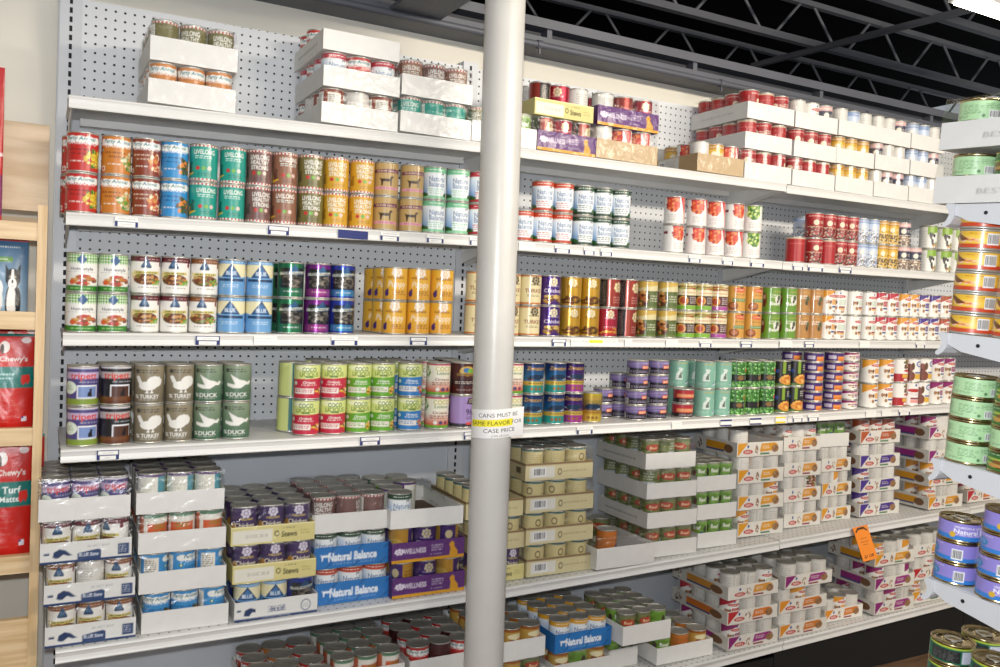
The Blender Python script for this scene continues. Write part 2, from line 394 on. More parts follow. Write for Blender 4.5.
def roundel(k, bg, b2, desc, lo, top):
    a = can_art(bg); a.r(-2, .82, 2, 1, top).lines(-.7, .86, .7, .94, 1, '#f4eee0').food(-.1, .22, 1.0, .22, lo, 220, .3).food(-.1, .5, .9, .1, [bg, lo[0], bg], 40, .3).e(-.12, .63, .2, .11, '#f0e4cc').e(-.12, .63, .13, .075, b2).lines(.2, .58, .6, .7, 2, '#f0e4cc').lines(-.8, .42, .8, .48, 1, b2).lines(.5, .5, 1.2, .75, 3, '#f0e8d8')
    design(k, a, desc)
roundel('rd_red', '#a8161c', '#e8d4b0', 'red can with cream roundel', ['#3a1a14', '#8a2420', '#6a1a18', '#c8b8a4', '#a81c20'], '#b8181e')
roundel('rd_blue', '#c9d6ea', '#f2f0ea', 'pale blue can with cream roundel', ['#6a5a4a', '#e8e4da', '#8aa0c8', '#f0f0f0'], '#8fa6cc')
roundel('rd_yellow', '#e0b422', '#f2e6c4', 'yellow can with cream roundel', ['#2a2018', '#c89a2c', '#6a4a20', '#e8d8a8'], '#c8921c')
roundel('rd_pink', '#3c3e58', '#f0ead8', 'navy and pink can with cream roundel', ['#2a2a3c', '#8a6a50', '#c8a888', '#e8dcc8'], '#e2b6b4')
a = can_art('#e9e8e2'); a.r(-.35, 0, 1.2, 1, '#f0f0ea').p([(-.35, 1), (1.2, 1), (1.2, .82), (-.35, .6)], '#93b83a').e(-.02, .52, .16, .17, '#22201e').e(-.15, .6, .08, .12, '#2a2622').e(.12, .42, .14, .16, '#f6f4f0').e(.16, .56, .1, .08, '#2a2622').e(.02, .3, .1, .12, '#33302c').food(.32, .16, .34, .14, ['#e0892b', '#7aa83c', '#f4f0e8', '#2e2a26'], 40).lines(-1.4, .1, -.3, .8, 6, '#c9c8c0').r(-2, .96, 2, 1, '#8a9a6a')
design('dog_green', a, 'white can with lime corner and dog')

# third shelf
a = can_art('#f1efe9'); a.gingham(.74, 1, 60, '#f2f4ec', '#a9cf8e', '#5f9e48').p([(-.22, .84), (0, 1), (.22, .84), (0, .7)], '#2d5c92').r(-2, 0, 2, .15, '#3c8a2c').t(0, .6, .085, 'Homestyle', '#5d6472', w=1.0).lines(-.7, .5, .7, .53, 1, '#9a9aa0').food(.1, .3, .6, .12, ['#a8662c', '#c8843c', '#8a4a20', '#d8a860', '#c8342a'], 46).e(-.42, .24, .13, .07, '#d8622a').lines(-.5, .05, .5, .1, 1, '#a8d08c')
design('gingham', a, 'white can with green gingham band')
def bb(k, top, desc):
    a = can_art('#efece6'); a.r(-2, .86, 2, 1, top).lines(-.3, .91, .7, .95, 1, '#d8b8b0').p([(-.26, .72), (-.02, .97), (.22, .72)], '#2f587e').r(-.24, .68, .2, .73, '#264a6e').lines(-.1, .75, .08, .84, 2, '#8aa8c4').e(0, .38, .62, .16, '#6b4322').food(0, .4, .55, .14, MEAT, 44).food(.5, .32, .3, .1, ['#6fa03a', '#8cb84a', '#e0892b'], 20).food(-.6, .5, .2, .1, ['#e4d070', '#c8b040'], 14).p([(-.55, .6), (.6, .6), (.65, .52), (-.6, .52)], '#d8c873').lines(-0.475, 0.53, 0.475, 0.59, 1, '#345020').lines(-0.35, 0.122, 0.55, 0.177, 1, '#77746c').e(.75, .8, .1, .07, '#7a2a3a').r(1.25, .1, 1.9, .84, '#e8e6e0').lines(1.3, .15, 1.85, .8, 12, '#9a9890')
    design(k, a, desc)
bb('bb_maroon', '#6a2430', 'white stew can with maroon top')
bb('bb_brown', '#8f5a2c', 'white stew can with brown top')
def bbl(k, body, cream, desc, m='label'):
    a = can_art(body); a.r(-2, .52, 2, .9, cream).p([(-2, .42), (2, .42), (1.2, .58), (-.0, .47), (-1.2, .58)], body).p([(-.5, .52), (0, .92), (.5, .52)], '#26507e').p([(-.36, .56), (0, .84), (.36, .56)], '#3f76ac').t(0, .64, .11, 'BLUE', '#dfe8f0', w=.5).r(-.7, .4, .7, .48, '#1f4068').lines(-.4, .22, .5, .32, 2, '#d0e2f2').lines(-.6, .93, .6, .96, 1, '#d8e6f4').r(.85, .08, 1.15, .3, '#cfe0f0')
    design(k, a, desc, m=m)
bbl('bb_light', '#6fa6d6', '#ece4bc', 'light blue can with cream band')
def wild(k, c, hi, desc):
    a = can_art(c); a.r(-.5, .26, .8, .86, '#2c2f33').food(.15, .48, .55, .17, ['#3d3a36', '#5c5650', '#77706a', '#24262a', '#8a8378'], 70).p([(-.2, .66), (.25, .96), (.6, .66)], '#2d5f8c').p([(-.6, .72), (1.0, .78), (1.0, .7), (-.6, .64)], '#cfd4cc').t(.2, .71, .05, 'BLUE Wilderness', '#2a3a4a', w=1.2).r(-.75, .06, .95, .25, hi).lines(-0.3, 0.125, 0.5, 0.195, 1, '#f0f0f0').r(1.2, .05, 1.7, .95, '#d8dad8').lines(1.25, .1, 1.65, .9, 12, '#666')
    design(k, a, desc, m='foil')
wild('wild_green', '#1f7a50', '#2f7a58', 'metallic green can with dark wolf panel')
wild('wild_purple', '#7c1f86', '#a03a8c', 'metallic purple can with dark wolf panel')
wild('wild_blue', '#2440a8', '#3f8fc0', 'metallic blue can with dark wolf panel')
def flower(a, cx, cy, r, c):
    for i in range(7): a.e(cx+r*1.5*math.sin(i*.9), cy+r*.85*math.cos(i*.9), r*.62, r*.4, c)
    return a.e(cx, cy, r*.7, r*.4, c)
a = can_art('#ecb62a'); a.grad(0, .4, '#e0a420', '#ecb62a'); flower(a, .05, .86, .14, '#f6e8d8'); a.t(0, .7, .07, 'WELLNESS', '#8a3a1c', w=.95).t(.1, .5, .2, 'Puppy', '#f6e4c8', w=1.0, sh=.2).e(-.5, .2, .13, .1, '#4a2a78').e(-.44, .3, .07, .045, '#4a2a78').lines(-.1, .14, .7, .3, 3, '#9a5212').r(1.2, .06, 1.8, .94, '#c98c22').lines(1.25, .1, 1.75, .9, 14, '#8a4a10')
design('puppy', a, 'golden orange puppy can')
def stew(k, bg, ink, word, desc, extra=None, m='label'):
    a = can_art(bg); flower(a, .1, .8, .13, ink if k == 'st_cream' else '#e8dcb8'); a.t(.1, .66, .05, 'WELLNESS', ink, w=.75, bold=0).t(.1, .5, .13, word, ink, w=1.15).lines(-.3, .28, .6, .36, 2, ink).r(1.15, .06, 1.8, .94, bg).lines(1.2, .1, 1.75, .9, 14, ink)
    if extra: a.food(.1, .2, .7, .14, extra, 40)
    design(k, a, desc, m=m)
a = can_art('#e2d5a8'); a.r(-2, .95, 2, 1, '#c8782c').r(-2, 0, 2, .06, '#c8782c'); flower(a, .2, .82, .13, '#5a4a2c'); a.t(.2, .68, .05, 'WELLNESS', '#4a3a24', w=.75).t(.15, .47, .13, 'TURKEY', '#8a4a24', w=1.2).lines(-.3, .26, .6, .34, 2, '#7a6a44').r(-1.6, .1, -.9, .9, '#d8caa0').lines(-1.55, .15, -.95, .85, 10, '#8a7a54')
design('st_cream', a, 'cream turkey can with orange rims')
stew('st_purple', '#4b2480', '#e4d8f0', 'Chicken', 'deep purple chicken stew can', ['#c89a3c', '#3a1a60', '#7a4a2a', '#e0c070'], 'foil')
stew('core_gold', '#c79a20', '#5a3410', '', 'metallic gold can with brown fruit picture', ['#4a2414', '#6a3a1c', '#8a6a1c'], 'foil')
stew('st_pink', '#b01c3c', '#f0d8dc', '', 'bright crimson stew can', ['#e8b03c', '#7a1a24', '#c8342a'], 'foil')
a = can_art('#9c3428'); flower(a, .55, .72, .16, '#e8d8a8'); a.t(.6, .58, .05, 'WELLNESS', '#e8d8a8', w=.6).lines(.2, .12, .9, .4, 3, '#d8a090').r(-.95, .0, -.2, 1, '#33302f').lines(-.9, .08, -.3, .92, 16, '#a09a94').r(-.2, 0, .05, 1, '#b0564a')
design('st_maroon', a, 'brick red can with dark text panel', m='foil')
a = can_art('#5f6f34'); a.r(-2, .72, 2, 1, '#cfae4a').p([(-1, .72), (1, .9), (1, .66), (-1, .6)], '#dcd0a0').food(-.55, .35, .45, .28, ['#8a3a1c', '#b0622c', '#d8a050', '#5a2a14'], 50).lines(.0, .22, .8, .5, 3, '#e8e8d0').lines(-0.2, 0.58, 0.8, 0.66, 1, '#4a3a18').r(-2, .0, 2, .08, '#6f7f3c')
design('food_olive', a, 'olive and straw can with meat picture')
def pot(k, band, mid, desc):
    a = can_art('#d8d2a4'); a.food(0, .86, 1.5, .1, ['#8a9a4a', '#c8b45a', '#e8e0c0', '#6a5a34', '#b0442c'], 60).r(-2, .56, 2, .74, '#e6dcb8').lines(-0.4, 0.6, 0.6, 0.7, 1, '#c2502c').r(-2, .16, 2, .54, mid).e(-.3, .34, .34, .18, '#dc9a3c').e(-.3, .34, .22, .12, '#b8502a').lines(.15, .22, .85, .5, 4, '#f0e8dc').r(-2, 0, 2, .15, band)
    design(k, a, desc)
pot('pot_green', '#86b834', '#4a2c28', 'cream and maroon green-based can')
pot('pot_magenta', '#b04aa0', '#5c1c34', 'cream and maroon magenta-based can')
a = can_art('#d6a043'); a.e(.25, .84, .5, .1, '#d8642c').p([(.1, .96), (.5, .96), (.3, .88)], '#2a2a24').lines(-0.125, 0.805, 0.625, 0.875, 1, '#f4e4c0').lines(-0.15, 0.6, 0.55, 0.7, 1, '#7a4a1c').r(-.3, .38, .8, .5, '#6f9058').lines(-.2, .41, .7, .48, 1, '#dfe8c8').e(-.25, .2, .34, .16, '#8a4a24').e(-.25, .22, .24, .1, '#c07a48')
design('gold_orange', a, 'golden can with orange oval badge')
def breed(k, bg, word, desc, dog='#e8e4d8', side='#c9b28a'):
    a = can_art(bg); a.lines(-0.1, 0.81, 0.6, 0.87, 1, '#d8b060').e(.3, .52, .34, .2, dog).e(.3, .6, .18, .1, '#5a6a48').e(.2, .42, .1, .1, '#3c4a34').t(.0, .36, .14, word, '#f6f4ec', w=.62).lines(-.3, .56, .25, .74, 2, '#f2ece0', .6).r(.55, .12, .8, .2, '#d8e0e8').r(.55, .17, .68, .2, '#2a4a8a').e(-.8, .5, .2, .3, '#7a3a24').e(-.8, .62, .12, .1, '#c8aa88')
    design(k, a, desc)
breed('beef_green', '#6f9c2e', 'Beef', 'grass green beef can with dog')
breed('meat_tan', '#bd8a48', '', 'tan can with white lettering', '#a8743a')
def patchdog(a, cx, cy, k, c1='#8f6238', c2='#efe6d8'):
    """a small dog's head and chest in soft patches"""
    for dx, dy, rx, ry, c in ((0, -.12, .22, .16, c2), (-.02, .12, .17, .13, c1), (-.16, .16, .07, .12, c1), (.13, .17, .06, .11, '#6e4a2c'), (-.02, .04, .09, .07, c2), (-.02, .06, .03, .02, '#40302a'), (.1, -.16, .1, .1, c1)):
        a.e(cx+dx*k*1.4, cy+dy*k, rx*k*1.4, ry*k, c)
    return a
def hills(k, corner, desc, body='#efece6', patch=None, short=False, side=False, kind='tall'):
    a = can_art(body, 1.72 if kind == 'tall' else .9, 48 if kind == 'tall' else 28)
    if corner: a.p([(-.85, 1), (.6, 1), (-.85, .6)], corner)
    a.e(.3, .76, .46, .06, '#c22a24').t(.3, .76, .05, "Hill's", '#f8e8e0', w=.55).e(.3, .9, .07, .035, '#2a4a98')
    patchdog(a, -.12, .38, .75, '#a87c54'); b = patch or corner or '#cfd8cc'
    a.r(.12, .4, .8, .62, b).lines(.2, .44, .75, .58, 2, '#f4ece0').r(.12, .27, .7, .34, '#2c4a94' if corner else '#8a1c3c').r(.12, .2, .7, .26, '#e0a83c' if not corner else body).food(.5, .11, .26, .07, ['#9a6438', '#b07a48', '#85522c'], 14).lines(-1.75, .1, -1.0, .9, 9, '#cfccc4').lines(1.2, .1, 1.8, .9, 10, '#b8b5ae')
    design(k, a, desc, kind=kind)
hills('h_yellow', '#e6a01c', 'white can with yellow corner and dog')
a = can_art('#dfdcd5'); a.r(-.85, 0, -.75, 1, '#c9c6bf').lines(-1.7, .12, -.9, .88, 10, '#b0ada6', .35).lines(-.65, .2, .1, .85, 9, '#b9b6b0', .35).lines(.4, .12, 1.2, .5, 5, '#b4b1aa', .35).food(.75, .7, .3, .12, ['#e8e2d8', '#d8b8a8', '#e4c8b8'], 8).bar(1.4, .2, 1.8, .5); design('h_side', a, 'white can turned to its text side')
hills('h_plain', None, 'white can with red oval and salmon block', patch='#c8d8c8')
hills('h_red', '#c2203a', 'white can with red corner and dog', patch='#b81c30')
hills('h_purple', '#4c2c8e', 'white can with purple corner and dog')
hills('h_rust', '#b5501f', 'white can with rust corner and dog')
hills('h_magenta', '#96186e', 'white can with magenta corner and dog')
a = can_art('#f0ede8'); a.r(-2, 0, 2, .36, '#b8202c').food(.5, .75, .5, .22, MEAT, 50).r(.0, .18, .8, .34, '#e4b43c').e(.5, .5, .4, .06, '#c22a24').e(.3, .1, .2, .05, '#f0e8e0').lines(-1.7, .4, -.6, .9, 6, '#c9c6be'); design('h_redband', a, 'white can with red base band')
a = can_art('#f3efec'); a.e(.2, .66, .55, .08, '#c22a24').lines(-.1, .42, .7, .54, 2, '#c9b4c0').r(-.1, .26, .8, .34, '#8a1c48').r(-.1, .1, .8, .24, '#e8a098').e(-.5, .5, .2, .16, '#5a4434').e(.3, .9, .1, .05, '#2a4a98'); design('h_pink', a, 'white can with salmon pink base block')
a = can_art('#efece6'); patchdog(a, -.38, .42, 1.5, '#8a4c38', '#7c4434').e(.45, .78, .32, .14, '#2f63a8').e(.45, .78, .24, .08, '#f0f0f0').t(.45, .78, .06, "Hill's", '#c22a24', w=.36).r(.05, .1, .9, .34, '#e2b43a').r(.05, .36, .9, .42, '#2c4a94'); design('h_dogphoto', a, 'white can with brown dog photo and blue badge')
# fourth shelf
def tripett(k, bg, panel, strip, desc):
    a = can_art(bg); a.r(-2, .0, 2, .16, '#8aa038' if k == 'tr_purple' else '#6a3a20').r(-.95, .68, .95, .86, strip).t(.08, .77, .17, 'tripett', '#d8402c', w=1.15).r(-.2, .16, .7, .52, '#e8e8ee').r(-.14, .2, .64, .48, panel).dog(.35, .32, .2, '#16141a', sit=True).lines(-.1, .58, .8, .62, 1, '#d8d8e0')
    if k == 'tr_purple': a.e(-.55, .45, .34, .17, '#e6f0e0').lines(-.75, .38, -.35, .52, 3, '#5a9a4a')
    else: a.r(-.9, .1, .95, .2, '#7a4a24')
    a.r(-2, .95, 2, 1, '#d8d4dc')
    design(k, a, desc)
tripett('tr_purple', '#554b88', '#7f96c8', '#c9b4d4', 'violet can with black dog silhouette')
tripett('tr_black', '#242328', '#5a3424', '#b9b0b0', 'black can with framed dog picture')
def bird(k, bg, lo, word, desc, duck=False):
    a = can_art(bg); a.grad(0, 1, lo, bg); w = '#eceae4'
    a.lines(-.4, .8, .5, .92, 2, '#3c3c34').e(-.5, .86, .1, .06, '#44443c')
    if duck: a.p([(-.5, .5), (-.1, .46), (-.35, .76), (.1, .6), (.3, .58), (.62, .5), (.62, .46), (.4, .46), (.15, .36), (-.2, .36), (-.5, .42)], w).e(.62, .53, .1, .04, w)
    else: a.e(.3, .58, .34, .15, w).p([(.0, .6), (.12, .72), (.2, .66), (.3, .75), (.38, .67), (.52, .73), (.55, .64), (.66, .64), (.6, .55), (.3, .5)], w).e(.0, .47, .4, .12, w).p([(-.3, .44), (-.5, .62), (-.42, .72), (-.34, .68), (-.2, .52)], w).e(-.45, .69, .1, .05, w).r(-.05, .28, 0, .4, w).r(.15, .28, .2, .4, w).r(-.1, .27, .04, .3, w).r(.1, .27, .24, .3, w); a.e(9, .5, .1, .1, w)
    a.t(-.5, .18, .1, '%', w, w=.2).t(.08, .18, .11, word, w, w=.85).lines(-.4, .07, .4, .1, 1, '#c8c8bc')
    a.r(1.2, .1, 1.7, .8, '#4a4a42').lines(1.25, .12, 1.65, .78, 10, '#ddd')
    design(k, a, desc)
bird('turkey', '#9a8f76', '#7a705c', 'TURKEY', 'taupe can with white turkey')
bird('duck', '#8f9f84', '#3f6a50', 'DUCK', 'green can with white duck', True)
def coco(k, c, desc):
    a = can_art('#d8e08c'); a.p([(-1.05, .56), (1.05, .62), (1.05, 0), (-1.05, 0)], c).e(-.3, .9, .5, .07, '#eef0c4').t(0, .86, .13, 'COCO', '#2e6a58', w=.72).t(0, .72, .13, 'LICIOUS', '#6a8a24', w=1.0).r(-.2, .62, .2, .66, '#5a7a2a').t(0, .48, .07, 'Organic', '#f4f4ea', w=.65, sh=.2).lines(-.4, .38, .4, .42, 1, '#f4f4ea').r(-.8, .14, .25, .3, '#ece4dc').lines(-.75, .17, .2, .28, 2, c).food(.62, .2, .34, .11, ['#e8c43c', '#d83c2c', '#f2ece0', '#7a4a2a', '#f0b040'], 30).e(-.75, .45, .11, .06, '#e4ecd8').r(-1.25, 0, -1.05, 1, '#2f7a78').r(1.3, .1, 1.8, .9, '#f0ece0').lines(1.35, .15, 1.75, .85, 10, '#888')
    design(k, a, desc)
coco('co_red', '#c72445', 'lime and raspberry red can')
coco('co_green', '#6cab2c', 'lime and leaf green can')
coco('co_blue', '#2c80c4', 'lime and bright blue can')
a = can_art('#efe9d6'); a.r(-2, .95, 2, 1, '#c8305a').r(-2, 0, 2, .1, '#6aa82c').grad(.1, .5, '#d8562c', '#efe9d6').food(-.8, .75, .15, .2, ['#3f8a35'], 14).t(.15, .84, .15, 'COCO', '#c9c020', w=.95).t(.15, .7, .09, 'Licious', '#5f8a2a', w=.8).t(.1, .5, .08, 'Organic', '#7a1c1c', w=.9).lines(-.5, .3, .6, .42, 2, '#7a2a1c')
for i, c in enumerate(('#e8e4d8', '#5a4a7a', '#8a3a5a')): a.e(-.2+i*.3, .18, .11, .06, c)
design('co_white', a, 'cream can fading to orange with red rim')
a = can_art('#4a1216'); a.e(.1, .75, .45, .16, '#c8a23c').e(.05, .78, .2, .08, '#3a7ab0').e(.3, .76, .2, .07, '#6fae3c').r(-.5, .6, .7, .68, '#8a6a2c').r(-2, .28, 2, .48, '#2c0c10').lines(-.6, .33, .7, .43, 2, '#d8c8c0').lines(-.5, .1, .6, .18, 1, '#b89a90'); design('fromm', a, 'maroon can with colourful crest')
a = can_art('#a68cc4'); a.r(-2, 0, 2, .12, '#3a3440').p([(.2, .95), (1.0, .95), (1.0, .7), (.1, .76)], '#3c2a34').lines(.25, .78, .9, .92, 2, '#e8d8c0').t(.45, .5, .2, '96%', '#4a3c64', w=.75).lines(.1, .25, .9, .36, 2, '#5a4a78').r(.1, .08, .9, .16, '#d8503c'); design('p96', a, 'lilac can with large percentage figure')
def zig(k, sky, sky2, base, band, desc):
    a = can_art(sky); a.grad(.3, 1, sky2, sky).t(.05, .84, .13, 'Zignature', '#d8a850', w=1.15, sh=.2).food(.1, .52, .6, .1, ['#2c4a6a', '#8a6a4a', '#c8d0d8', '#5a2a2a'], 26).e(.1, .54, .5, .09, '#26405e').r(-2, .26, 2, .4, band).lines(-.4, .29, .6, .37, 1, '#5a4a1c').r(-2, 0, 2, .26, base)
    for i in range(3): a.e(-.2+i*.24, .14, .09, .055, '#a8703c')
    design(k, a, desc, m='foil')
zig('zig_teal', '#1d2a6a', '#2c86b4', '#2fa79c', '#d8b84c', 'navy and teal fish can')
zig('zig_purple', '#2a1a5c', '#6a2a8c', '#b23a9a', '#d8b84c', 'indigo and magenta can with gold band')
zig('zig_yellow', '#d6bc28', '#3a2260', '#d8b83c', '#c8982c', 'yellow and indigo can')
HS = 2.05                    # half-height cans
def short_art(bg): return Art(-2, 2, 136, 28, bg, asp=.9)
a = short_art('#75669c'); a.r(-2, 0, 2, .48, '#262030').food(.0, .78, 1.8, .14, ['#8d7cac', '#6a5a8c', '#a496c0'], 60).r(.15, .42, .95, .68, '#d8502c').t(.5, .55, .16, 'BEEF', '#f0d8b0', w=.6).lines(-.6, .1, .7, .3, 2, '#c8bcd8').bar(-1.3, .05, -.7, .45); design('sh_violet', a, 'short violet can with black base', 'short')
a = short_art('#b02434'); a.r(-2, 0, 2, .34, '#2a2024').r(-.6, .4, .9, .7, '#d87a3c').lines(-.5, .46, .8, .64, 2, '#f0e0c0').lines(-.4, .08, .7, .26, 2, '#d8c8c8'); design('sh_red', a, 'short red can with black base', 'short')
a = can_art('#86b8a4'); a.lines(-.3, .88, .5, .94, 1, '#c8a850').dog(-.05, .5, .46, '#d8e2da', sit=True).dog(.0, .44, .22, '#6a7a70', sit=True).lines(-.7, .1, .2, .2, 2, '#b8d2c6').lines(.5, .3, .95, .66, 4, '#dcecdf').r(.35, .12, .65, .2, '#d8dce4').r(.35, .16, .5, .2, '#2c4a94').r(-1.9, .1, -1.1, .9, '#9cc8b4').bar(-1.8, .15, -1.3, .4).r(-1.9, .55, -1.1, .75, '#5a6a88').lines(-1.9, .8, -1.2, .95, 2, '#e8f0e8'); design('mint_dog', a, 'sage mint can with seated dog')
a = can_art('#5da03c'); a.peas(); a.r(-2, .24, 2, .5, '#1c1c1a').e(.1, .38, .24, .1, '#8a6a3a').lines(.45, .3, .95, .46, 2, '#d8d0c0').e(.65, .68, .2, .08, '#d8442c').r(-1.7, 0, -1.0, 1, '#86b054').r(-1.55, .7, -1.15, .84, '#b8b4c0').bar(-1.55, .04, -1.15, .36); design('peas', a, 'black banded can covered in green peas')
a = can_art('#20201e'); a.r(-2, 0, 2, .1, '#5a7a24').e(.3, .24, .62, .18, '#e09a34').food(.3, .3, .55, .15, ['#e8a83c', '#d88a24', '#f0c060', '#c8761c'], 40).r(-.1, .5, .1, 1, '#8aa82c').lines(.3, .62, .9, .88, 3, '#e8e4d8').r(-.95, .1, -.7, .9, '#3a3a38').lines(-.9, .2, -.75, .85, 8, '#c8c8c0').e(-.45, .6, .12, .08, '#2c4a94'); design('pumpkin', a, 'black can with orange pumpkin slices')
HF = 1.52                    # flat cans in the six-high piles
def flat_art(bg): return Art(-2, 2, 136, 22, bg, asp=.68)
a = flat_art('#4d2a7a'); a.r(-.1, 0, 1.1, .6, '#dd7a24').p([(-.1, .5), (1.1, .75), (1.1, .3), (-.1, .3)], '#e8943a').r(-.72, .25, -.2, .68, '#d8d0e0').lines(-.68, .3, -.24, .64, 3, '#6a4a8c').food(.7, .4, .3, .2, ['#e8a040', '#c8622c', '#8a3a5c'], 16); design('fl_purple', a, 'flat purple and orange can', 'flat')
hills('sh_magenta', '#96186e', 'short white can with magenta corner', kind='flat')
# the end of the facing gondola
RB, HB = 1.40, 1.46
def big_art(bg): return Art(-2, 2, 220, 34, bg, asp=.56)
a = big_art('#e8bc2c'); a.r(-2, 0, 2, .24, '#cf4a1c').p([(-1.2, .62), (-.2, .74), (.7, .5), (.2, .3), (-1, .32)], '#f0c83c').food(-.35, .48, .4, .14, ['#f4ead8', '#e8a88a', '#f0c8b0', '#d8542c'], 26).p([(-.95, .9), (-.75, .9), (-.3, .5), (-.6, .4)], '#7a4a24').lines(-.3, .82, .4, .9, 1, '#b03a1c').bar(.22, .2, .58, .88).lines(.68, .3, .95, .85, 5, '#a86a14').lines(1.1, .2, 1.8, .85, 6, '#a86a14').lines(-1.8, .2, -1.1, .85, 6, '#a86a14'); design('big_yellow', a, 'flat yellow and orange can', 'big')
a = big_art('#b6dcaa'); a.lines(-.85, .45, -.45, .8, 5, '#4f7f54', .3).lines(-.3, .3, .3, .8, 7, '#4f7f54', .3).lines(.35, .6, .9, .84, 3, '#4f7f54', .3).lines(-.6, .12, .0, .26, 2, '#4f7f54', .3).bar(.45, .1, .98, .5).e(.3, .2, .05, .09, '#5a8a5c').lines(1.1, .2, 1.9, .85, 6, '#79ac78').lines(-1.9, .2, -1.1, .85, 6, '#79ac78'); design('big_mint', a, 'flat mint green can', 'big', rim='gold')
a = big_art('#968ad6'); a.r(-2, 0, 2, .26, '#2f84d2').t(.35, .76, .12, 'VENISON & GREEN PEA', '#ece8f6', w=1.2).t(.5, .53, .26, 'Natural Balance', '#f4f2fa', w=1.5).lines(-.2, .3, .8, .36, 1, '#e8e8f8').e(-.28, .3, .09, .16, '#d8b02c').p([(.9, .08), (1.0, .2), (1.2, .22), (1.15, .06)], '#f0f0f8').lines(-.9, .55, -.55, .85, 3, '#8a7cc0'); design('big_lilac', a, 'flat lilac and blue can', 'big', rim='gold')
a = big_art('#968ad6'); a.r(-2, 0, 2, .24, '#2f84d2').e(-.75, .5, .22, .22, '#3a8ac8').lines(-.9, .4, -.6, .62, 3, '#d0e4f4').bar(-.1, .12, .22, .72).lines(-.9, .8, -.4, .92, 1, '#e8e4f6').lines(.6, .12, .9, .2, 1, '#bcd8f4'); design('big_lilac2', a, 'lilac and blue barcode-side can', 'big', rim='gold')
a = big_art('#2a7a5c'); a.r(-2, .88, 2, 1, '#b8c83c').r(-.7, .1, .2, .8, '#2a2c2c').lines(-.65, .15, .15, .75, 9, '#7a7c7a', .3).r(.25, .1, .95, .8, '#dcdcea').lines(.3, .15, .9, .75, 8, '#9a9ab8').r(-1.05, .0, -.9, 1, '#3aa88c'); design('big_dark', a, 'flat green can with black text panel and gold lid', 'big', rim='gold')
a = big_art('#3c7a34'); a.food(.0, .45, .8, .3, ['#8a5a2c', '#c8984c', '#6a3a1c', '#a8c04a'], 60).r(-2, .8, 2, 1, '#2c6a3c').lines(-.8, .84, .6, .94, 1, '#d8e8b0'); design('big_cat', a, 'flat green can with brown food picture', 'big', rim='gold')
# cans that only appear in cases
a = can_art('#4a3566'); a.r(-2, 0, 2, .42, '#d8c9a4').e(-.5, .42, .22, .14, '#b8862c'); flower(a, .15, .85, .12, '#d8d0e0'); a.t(.15, .68, .06, 'WELLNESS', '#d8c060', w=.7).t(.1, .5, .14, 'Chicken', '#e8e0c8', w=1.0, sh=.15).lines(-.3, .28, .5, .36, 1, '#6a5a7c').lines(-1.8, .55, -1.1, .9, 6, '#a89ab8').lines(1.1, .55, 1.8, .9, 6, '#a89ab8'); design('cs_chicken', a, 'purple and cream can')
a = can_art('#d5c68f'); a.r(-2, .93, 2, 1, '#2c6a6c').e(.25, .68, .18, .13, '#7a6a44').e(.25, .68, .12, .08, '#d5c68f').t(.2, .38, .14, 'LAMB', '#2c7a74', w=.85).lines(-.2, .12, .7, .24, 2, '#8a7c50').lines(-1.8, .1, -.6, .85, 10, '#b8a974', .3).lines(1, .1, 1.8, .85, 10, '#b8a974', .3); design('cs_cream', a, 'straw cream can with teal rim')
a = can_art('#6a7440'); a.food(0, .7, 2, .3, ['#7a8448', '#5c6638', '#848c58'], 60).e(.15, .72, .55, .13, '#b8442c').t(.15, .72, .1, 'Beef', '#f0d0a0', w=.6).lines(-1.4, .6, -.6, .9, 3, '#d8dcd0').e(1.3, .7, .4, .12, '#b8442c').r(-2, .92, 2, 1, '#7c8060').r(-1.5, .4, -.6, .55, '#c8d0dc').e(.2, .2, .6, .12, '#d8d0b8'); design('cs_red', a, 'sage can with red oval')
a = can_art('#74a236'); a.food(0, .6, 2, .35, ['#7eac40', '#6a9630', '#86b24a'], 50).t(.1, .72, .15, 'Beef', '#f4f4ea', w=.62).e(-.55, .65, .16, .16, '#4a3a2c').e(.8, .66, .16, .14, '#39462c').r(.4, .48, .66, .56, '#2c4a94').r(-2, .94, 2, 1, '#9aa880'); design('cs_beef', a, 'leaf green can with white lettering')
a = can_art('#c9772a'); a.r(-2, .0, 2, .16, '#7a4a1c').lines(-.4, .2, .6, .85, 10, '#8a4a14', .3).e(-.85, .4, .15, .1, '#2c4a94'); design('cs_orange', a, 'orange brown can')
a = can_art('#efebe0'); a.r(-2, .9, 2, 1, '#5a8a6a').r(-.2, 0, 1.0, .74, '#d8622a').t(.4, .66, .12, 'COCO', '#6a9a2a', w=.6).t(.4, .52, .08, 'Licious', '#4a8a3a', w=.6).e(.6, .25, .12, .06, '#f0ece0').r(-.9, 0, -.4, .95, '#c86a3c').lines(-1.8, .1, -1, .85, 10, '#b8b4a8'); design('cs_coco', a, 'white can with orange base')
a = can_art('#e8e6da'); a.r(.3, 0, .8, 1, '#5aa0b0').p([(.8, 1), (1.4, 1), (1.4, .5), (.8, .4)], '#8ab83c').r(-1.0, 0, -.85, 1, '#5c2a78').r(.8, 0, 1.2, .4, '#5c2a78').r(-2, .93, 2, 1, '#5c2a78').lines(-.7, .2, .2, .75, 5, '#c8c4b4'); design('cs_white', a, 'white can with purple and aqua edges')
a = can_art('#c9a14a'); a.r(-2, 0, 2, .2, '#5a7a34').food(.3, .5, .5, .2, ['#b83a24', '#7a3a1c', '#e8c060'], 30).r(-2, .9, 2, 1, '#a8621c').e(.2, .75, .5, .1, '#f0e4b8'); design('cs_gold', a, 'golden brown food can')
